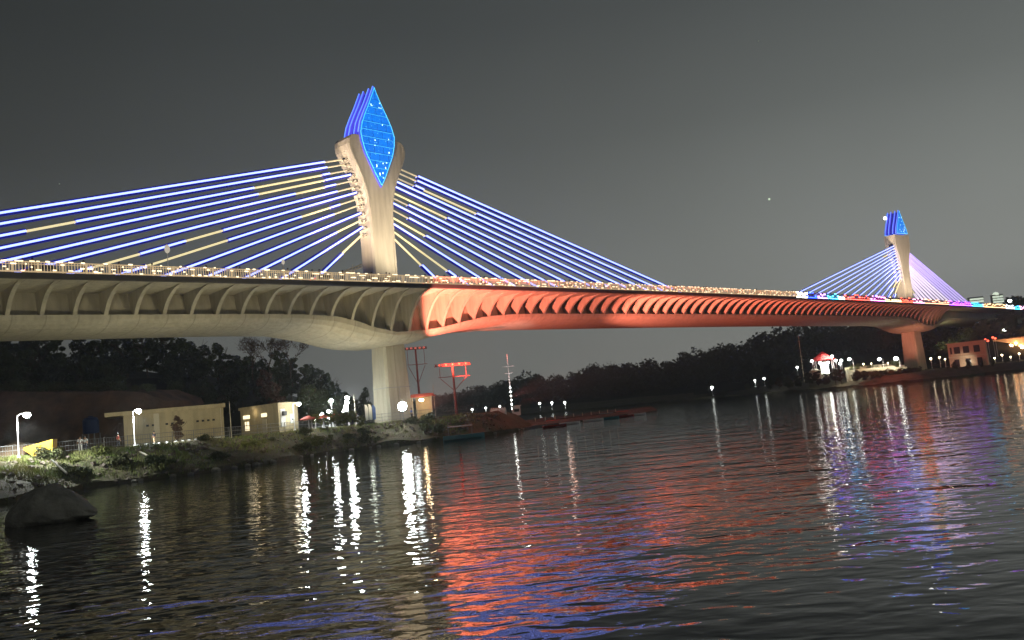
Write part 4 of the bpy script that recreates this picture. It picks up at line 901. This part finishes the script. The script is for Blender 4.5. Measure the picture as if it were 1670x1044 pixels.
BT = [boat(6.0, M['teal_boat'], M['teal_boat']), boat(5.2, M['white_paint'], None), boat(5.5, M['red_metal'], M['red_cloth'])]
bo = {}
def put_boat(k, px, py, rz, lab, group=None):
    v = at(px, py, 100) - Vector((0, 0, EYE)); Y = 100 * EYE / -v.z; p = at(px, py, Y); o = BT[k] if k not in bo else copy_tree(BT[k]); bo[k] = 1; o.scale = (.72, .72, .6) if px > 800 else (1, 1, 1); o.location = (p.x, p.y, .02); o.rotation_euler = (0, 0, rz); return tag(o, lab, 'boat', group)
put_boat(0, 757, 716, R(8), 'teal covered boat moored at the foot of the bank right of the pier')
for k, px, py, rz, lab in ((2, 905, 697, 10, 'red covered boat, nearest of the boats along the sandy spit'), (1, 930, 692, 15, 'white open boat beside the red covered boats of the spit'), (1, 968, 687, 5, 'white open boat, third along the sandy spit'), (0, 992, 684, 12, 'teal covered boat moored half way along the spit'),
                           (2, 1018, 680.5, 8, 'red covered boat near the tip of the spit'), (1, 1040, 677.5, 20, 'white open boat, farthest at the tip of the spit')):
    put_boat(k, px, py, R(rz), lab)
a, b = at(872, 690, 165), at(1010, 678, 190); t, w = frame('landing_stage', (a.x, a.y, 0), (b.x, b.y, 0), .0, 'low reddish landing stage running out along the spit', 'jetty'); MB().box((w / 2, 0, .75), (w, 1.8, .16)).build('walkway', M['bark'], t)
for i in range(10): MB().tube((w * i / 9.5 + .3, 0, -.6), (w * i / 9.5 + .3, 0, 1.5), .1, n=6).build('pile', M['cream'], t)
light('landing_light', 'POINT', (8, 152, 9), 60, (1, .55, .4), .5)

# ------------------------------------------------------------------ far shore: lamps
FL = 'distant street lamps on the wooded far shore'
for px, py, Y in ((880, 658, 405), (900, 657, 415), (921, 656.5, 420)):
    lamp_thing('street_lamp', at(px, py, Y), 1.6, 'distant white lamp, one of three below the dark ridge right of the mast', group='three lamps right of the mast', mt=M['lamp_dim'], r=.62, power=500)
for px, py, Y, lab in ((770, 668, 190, 'small white lamp just right of the lone red gantry'), (792, 665.5, 195, 'small white lamp midway between gantry and mast'), (815, 663, 200, 'small white lamp just left of the lamp mast')):
    lamp_thing('street_lamp', at(px, py, Y), 2.4, lab, mt=M['lamp_dim'], r=.27, power=50)
lamp_thing('street_lamp', at(1161, 632, 392), 1.0, 'single white lamp at the water edge below the middle of the span', mt=M['lamp_dim'], r=.72, power=900)
lamp_thing('street_lamp', at(1231, 620.5, 345), 3.0, 'left lamp of the pair on the far shore left of the tall thin pole', mt=M['lamp_dim'], r=.45, power=300)
lamp_thing('street_lamp', at(1246, 617.5, 335), 3.0, 'right lamp of the pair on the far shore left of the tall thin pole', mt=M['lamp_dim'], r=.55, power=300)
lamp_thing('street_lamp', at(1300, 599, 296), 3.2, 'white lamp right beside the tall thin pole on the far shore', mt=M['lamp_dim'], r=.45, power=150)
p = at(1301, 548, 292); t = empty('flood_mast', (gx(1312, 292, 3), 292, 3)); MB().tube((0, 0, 0), (0, 0, p.z - 3), .16, .07, n=6).build('pole', M['cream'], t); MB().box((0, 0, p.z - 3.1), (.8, .3, .25)).build('lamp_bracket', M['steel'], t); tag(t, 'tall thin unlit pole on the far shore left of the red roofed pavilion', 'pole')
for px, py, lab, q in ((1385, 586, 'white lamp at the left end of the stepped bank', .55), (1434, 586, 'white lamp in the middle above the stepped bank', .6), (1461, 585, 'large white lamp close to the far pier', .78)):
    lamp_thing('street_lamp', at(px, py, 288), 5.2, lab, mt=M['lamp_far'], r=q, arm=-1.1, power=900, col=(1, .97, .8))
# pavilion
p = at(1343, 590, 288); t = empty('pavilion', (p.x, p.y, 4.6)); tag(t, 'brightly lit pavilion with a red pointed roof on the far shore', 'pavilion'); hh = at(1343, 588, 288).z - 4.6; tp = at(1343, 573.5, 288).z - 4.6
MB().lathe([(4.2, hh), (4.3, hh + .25), (2.2, hh + (tp - hh) * .55), (.2, tp)], n=6).build('roof', M['roof_red'], t); MB().lathe([(3.9, -.6), (3.9, .1), (3.7, .15)], n=6).build('floor', M['cream'], t)
for i in range(6): MB().tube((3.3 * cos(i * pi / 3), 3.3 * sin(i * pi / 3), .1), (3.3 * cos(i * pi / 3), 3.3 * sin(i * pi / 3), hh), .16, n=6).build('column', M['white_paint'], t)
MB().box((.6, 1.4, hh * .5), (2.6, .2, hh * .8)).build('lit_screen', M['window_cool'], t)
for i in range(5): MB().ball((1.0 + r_.uniform(-.9, .9), -2.2 + i * .2, hh * (.15 + .17 * i)), .42, n=6, m_=4).build('bulb', M['lamp_far'], t)
light('pavilion_light', 'SPOT', (p.x + .5, p.y - 4.5, 12.5), 4200, (.95, 1, .85), .5, (p.x, p.y - 2, 3), R(130), .5)
for px, py in ((1324, 589), (1337, 592), (1357, 581.5), (1363, 588), (1372, 588), (1370, 593)):
    lamp_thing('globe_lamp', at(px, py, 283), 3.5, 'white globe lamp clustered round the red roofed pavilion', group='globe lamps round the pavilion', mt=M['lamp_far'], r=.46, power=120)
p = at(1328, 600, 282); t = empty('dome_tent', (p.x, p.y, 3.8)); MB().lathe([(2.0, 0), (2.0, 2.0), (1.7, 2.7), (.9, 3.2), (0, 3.4)], n=10).build('shell', M['cream'], t); MB().prism([(-.5, 0), (.5, 0), (.5, 1.5), (-.5, 1.5)], -2.06, -1.9).build('door', M['orange_wall'], t); tag(t, 'rounded cream tent left of the red roofed pavilion', 'tent')
# stepped bank with a lit parapet
a, b = at(1384, 600, 287), at(1478, 600, 291); t, w = frame('stepped_bank', (a.x, a.y, 0), (b.x, b.y, 0), 0, 'pale stone steps leading down to the water left of the far pier', 'steps')
for k in range(9): MB().box((w / 2 + k * .5, -k * 1.25 + 1.5, 2.85 - k * .33), (w - k * 1.0, 1.25, 5.7 - k * .66 + .0)).build('step', M['cream'], t)
MB().box((w / 2, 2.3, 6.15), (w, .3, .9)).build('parapet', M['cream'], t); light('steps_light', 'SPOT', tuple((a + b) / 2 + Vector((5, -2, 9))), 500, (1, .88, .55), .3, tuple((a + b) / 2 + Vector((3, 1, 3))), R(130), .8)
for i in range(26):
    q = a.lerp(b, i / 25); put_bush((0, 2, 1)[i % 3], (q.x + rnd.uniform(-1, 1), q.y + rnd.choice((2.6, 3.5, -8.5, -10)) + rnd.uniform(-1, 1), 5.0 if i % 2 else 5.3), rnd.uniform(1.0, 2.0), 'lamp lit shrub round the pale steps left of the far pier', 'shrubs round the stepped bank')
for o in [o for o in COL.objects if o.get('group') == 'shrubs round the stepped bank']:
    if o.location.y < a.y: o.location.z = 2.6
# two storey building with arcades
a, b = at(1550, 600, 298), at(1613, 600, 292); t, w = frame('shore_building', (a.x, a.y, 0), (b.x, b.y, 0), 2.6, 'peach two storey building with square openings on the far shore', 'building'); HH = at(1580, 558.5, 295).z - 2.6
MB().box((w / 2, 4, HH / 2), (w, 8, HH)).build('wall', M['orange_wall'], t); MB().box((w / 2, 3.9, HH + .15), (w + .8, 8.8, .3)).build('roof', M['orange_wall'], t); MB().box((w / 2, -.1, HH * .47), (w + .3, .25, .3)).build('string_course', M['cream'], t)
for i, u in enumerate((.08, .24, .48, .76)):
    o = MB().box((w * u, -.05, HH * .73), (w * (.05 if i == 0 else .16), .2, HH * .27)).build('window', M['glass_dark'], t); MB().box((w * u, -.2, HH * .58), (w * .18 if i else w * .07, .2, .18)).build('sill', M['cream'], o)
for u in (.2, .5, .8): MB().box((w * u, -.05, HH * .2), (w * .13, .2, HH * .34)).build('doorway', M['glass_dark'], t)
light('building_fill', 'SPOT', tuple((a + b) / 2 + Vector((2, -12, -1))), 4200, (1, .66, .42), .4, tuple((a + b) / 2 + Vector((0, 0, 6))), R(85), .8); light('building_fill', 'SPOT', (a.x + 3, a.y - 7, 4.6), 700, (1, .95, .75), .3, (a.x + 5, a.y + 2, 4.5), R(110), .8)  # unseen fill spots added to brighten the facade
# restaurant terrace at the right edge
a, b = at(1622, 570, 318), at(1690, 570, 312); t, w = frame('restaurant', (a.x, a.y, 0), (b.x, b.y, 0), 4.5, 'low restaurant terrace glowing with orange lamps at the right edge', 'building'); HH = at(1650, 552, 315).z - 4.5
MB().box((w / 2, 3, HH / 2), (w, 6, HH)).build('wall', M['orange_wall'], t); MB().box((w / 2, 2.4, HH + .15), (w + 1, 8, .3)).build('roof', M['red_earth'], t)
for i in range(7): MB().box((w * (i + .5) / 7, -.05, HH * .55), (w / 11, .15, 1.3)).build('window', M['window_warm'], t)
for i, (px, py, q) in enumerate(((1643, 557, .6), (1650, 563, .85), (1657, 556, .5), (1668, 562, .7), (1661, 566, .5))): MB().ball(tuple(t.matrix_world.inverted() @ Vector((0, 0, 0))) if False else (w * (.28 + i * .13), -.8, HH * (.5 + .12 * (i % 3))), q * .8, n=6, m_=4).build('lamp', M['lamp_orange'], t)
light('restaurant_light', 'SPOT', tuple((a + b) / 2 + Vector((-2, -9, 1))), 5000, (1, .5, .25), .8, tuple((a + b) / 2 + Vector((0, 0, 4))), R(120), .8)
for px, py in ((1607, 554), (1611, 556), (1619, 550.5), (1623, 552)): 
    lamp_thing('red_lantern', at(px, py, 310), 5.5, 'small red lantern on a post above the peach building', cat='lantern', group='red lanterns above the peach building', mt=M['lamp_red'], r=.42, power=0)
lamp_thing('street_lamp', at(1638, 539, 322), 6, 'white lamp high among the dark trees at the right edge', mt=M['lamp_far'], r=.6, power=250)
light('green_glade_light', 'SPOT', tuple(at(1543, 558, 312)), 5000, (.95, 1, .55), .6, tuple(at(1545, 535, 326)), R(80), .8)

# right hand hill and its trees
RH = [(1510, 572, 330), (1530, 560, 328), (1548, 550, 326), (1566, 538, 326), (1588, 524, 326), (1606, 514, 326), (1625, 509, 326), (1648, 508, 326), (1672, 507, 326), (1700, 507, 326), (1740, 510, 326)]
q = [at(x, y + 14, Y) for x, y, Y in RH]
loft('right_hill', [[(v.x * .95, v.y * .945, 3.2) for v in q], [(v.x * .97, v.y * .97, 3.2 + (v.z - 3.2) * .45) for v in q], [(v.x, v.y, 3.2 + (v.z - 3.2) * .9) for v in q], [(v.x * 1.08, v.y * 1.08, 3) for v in q]], M['hill_soil'], nsub=3, amp=.9, seed=21, freq=.12)
for i in range(40):
    px = rnd.uniform(1515, 1700); yt = np.interp(px, [a[0] for a in RH], [a[1] for a in RH]); f = (0, .15, .4, .65)[i % 4] + rnd.uniform(-.03, .1); top = at(px, yt + f * 55 + rnd.uniform(-2, 2), 326 - 16 * max(f, 0))
    if 1535 < px < 1640 and f > .5: continue
    o = place_tree(PROT[i % 4], (top.x, top.y, top.z - 8.6), .95, 'dark tree on the rise at the right edge below the bridge', 'dark trees on the rise at the right edge')
for px, yt, Y, k in ((1556, 590, 284, 2), (1578, 588, 282, 0), (1600, 592, 281, 1), (1618, 588, 282, 3), (1640, 590, 284, 0), (1660, 588, 282, 1), (1545, 597, 290, 4), (1500, 597, 292, 4), (1525, 600, 288, 4), (1510, 602, 284, 0)):
    top = at(px, yt, Y); s_ = (top.z - 2.2) / 8.9; place_tree(PROT[k], (top.x, top.y, 2.2), s_, 'small dark tree at the water edge in front of the peach building', 'small trees at the right water edge')
for px, yt, Y, k in ((1332, 606, 276, 0), (1346, 609, 274, 2), (1360, 601, 276, 1), (1370, 604, 277, 4), (1395, 604, 278, 2), (1408, 606, 280, 3), (1318, 608, 279, 1), (1300, 612, 284, 0), (1284, 612, 292, 2), (1268, 615, 305, 4), (1254, 618, 318, 0), (1236, 624, 330, 4), (1218, 626, 345, 1)):
    top = at(px, yt, Y); s_ = max(.35, (top.z - 1.6) / 8.9); place_tree(PROT[k], (top.x, top.y, 1.6), s_, 'small tree on the low shore below the lit pavilion', 'small trees on the far shore by the pavilion')

for i, (px, py, Y, q) in enumerate(((1518, 585, 300, .35), (1532, 583, 302, .28), (1541, 586, 300, .22), (1622, 584, 300, .25), (1634, 579, 305, .3), (1648, 582, 302, .22), (1662, 577, 300, .32), (1486, 560, 330, .2), (1408, 594, 288, .22), (1421, 593, 288, .2), (1448, 592, 288, .22))):
    lamp_thing('garden_lamp', at(px, py, Y), 3.6, 'small warm garden lamp on the far right shore', group='small warm lamps on the far shore', mt=M['lamp_warm'], r=q, power=90, col=(1, .8, .5))
# distant lit office blocks behind the right end of the bridge
def office(px0, px1, pyt, Y, rowsn, coln, lab, dome=False):
    a, b = at(px0, 560, Y), at(px1, 560, Y); t, w = frame('office_block', (a.x, a.y, 0), (b.x, b.y, 0), 10, lab, 'office block'); HH = at((px0 + px1) / 2, pyt, Y).z - 10; r_ = random.Random(px0)
    MB().box((w / 2, 2, HH / 2), (w, 4, HH)).build('wall', M['far_conc'], t); fh = 2.7; z = HH - 1.8; k = 0
    for j in range(rowsn):
        for i in range(coln):
            if r_.random() < .92: MB().box((w * (i + .5) / coln, -.1, z - j * fh), (w / coln * .9, .2, 1.65)).build('window', M['window_cool'], t)
    if dome: MB().lathe([(w * .26, HH), (w * .26, HH + 1.6), (w * .18, HH + 2.8), (0, HH + 3.4)], n=12, c=(w * .45, 2, 0)).build('dome', M['window_cool'], t)
    MB().box((w / 2, 2, HH + .3), (w + .3, 4.4, .6)).build('roof', M['far_conc'], t)
office(1592, 1615, 484, 900, 9, 5, 'distant office block with rows of lit windows right of the far cables'); office(1630, 1648, 480, 900, 10, 3, 'taller distant office block with a glowing rooftop', True)
q = [at(x, y, 800) for x, y in ((1540, 515), (1600, 506), (1660, 500), (1720, 495), (1800, 500))]
loft('distant_hill', [[(v.x, v.y - 30, 2) for v in q], [(v.x, v.y, v.z) for v in q], [(v.x, v.y + 120, 2) for v in q]], M['hill_soil'], nsub=4, amp=2, seed=23, freq=.03)
pts = [(at(x, y, 420), 4.2, 4.0) for x, y in ((1652, 497), (1658, 496), (1672, 500), (1680, 500), (1660, 506), (1671, 508))]
wood('grove', pts, 260, 1.0, M['leaf2'], 'round dark tree crowns just above the right end of the bridge', 37)
lamp_thing('street_lamp', bw(317, 12, zd(317) + 3.4), zd(317), 'white lamp on the bridge deck at its right end', mt=M['lamp_far'], r=.75, power=0)
lamp_thing('street_lamp', bw(126, 12.4, zd(126) + .9), zd(126), 'white lamp on the bridge railing where the far cables begin', mt=M['lamp_far'], r=.5, power=0)
# lights in the sky
for px, py, q, e_, lab in ((1254.5, 325, 1.15, 1.0, 'bright greenish white point of light high in the sky left of the far pylon'), (1237, 67, .7, .12, 'faint point of light near the top of the sky'), (97, 300, .8, .12, 'faint point of light above the left cables')):
    o = MB().ball((0, 0, 0), q, n=8, m_=6).build('star', mat('star_%d' % px, (.5, .5, .5), .5, emit=(.8, 1, .7), es=e_, sampled=False), loc=at(px, py, 900)); tag(o, lab, 'star')

# remove prototypes that were never placed
for o in PROT + [BARE] + PP:
    if not o.get('label'):
        for ch in list(o.children): bpy.data.objects.remove(ch)
        bpy.data.objects.remove(o)

# night haze over the lake
hz_ = bpy.data.materials.new('haze_air'); hz_.use_nodes = True; nt = hz_.node_tree; nt.nodes.clear()
vo_ = nt.nodes.new('ShaderNodeVolumePrincipled'); vo_.inputs['Color'].default_value = (.85, .9, .95, 1); vo_.inputs['Density'].default_value = .0005; vo_.inputs['Anisotropy'].default_value = .75
mo_ = nt.nodes.new('ShaderNodeOutputMaterial'); nt.links.new(vo_.outputs[0], mo_.inputs['Volume'])
hb = MB().box((130, 440, 46), (1500, 1200, 100)).build('haze', hz_); tag(hb, kind='stuff')
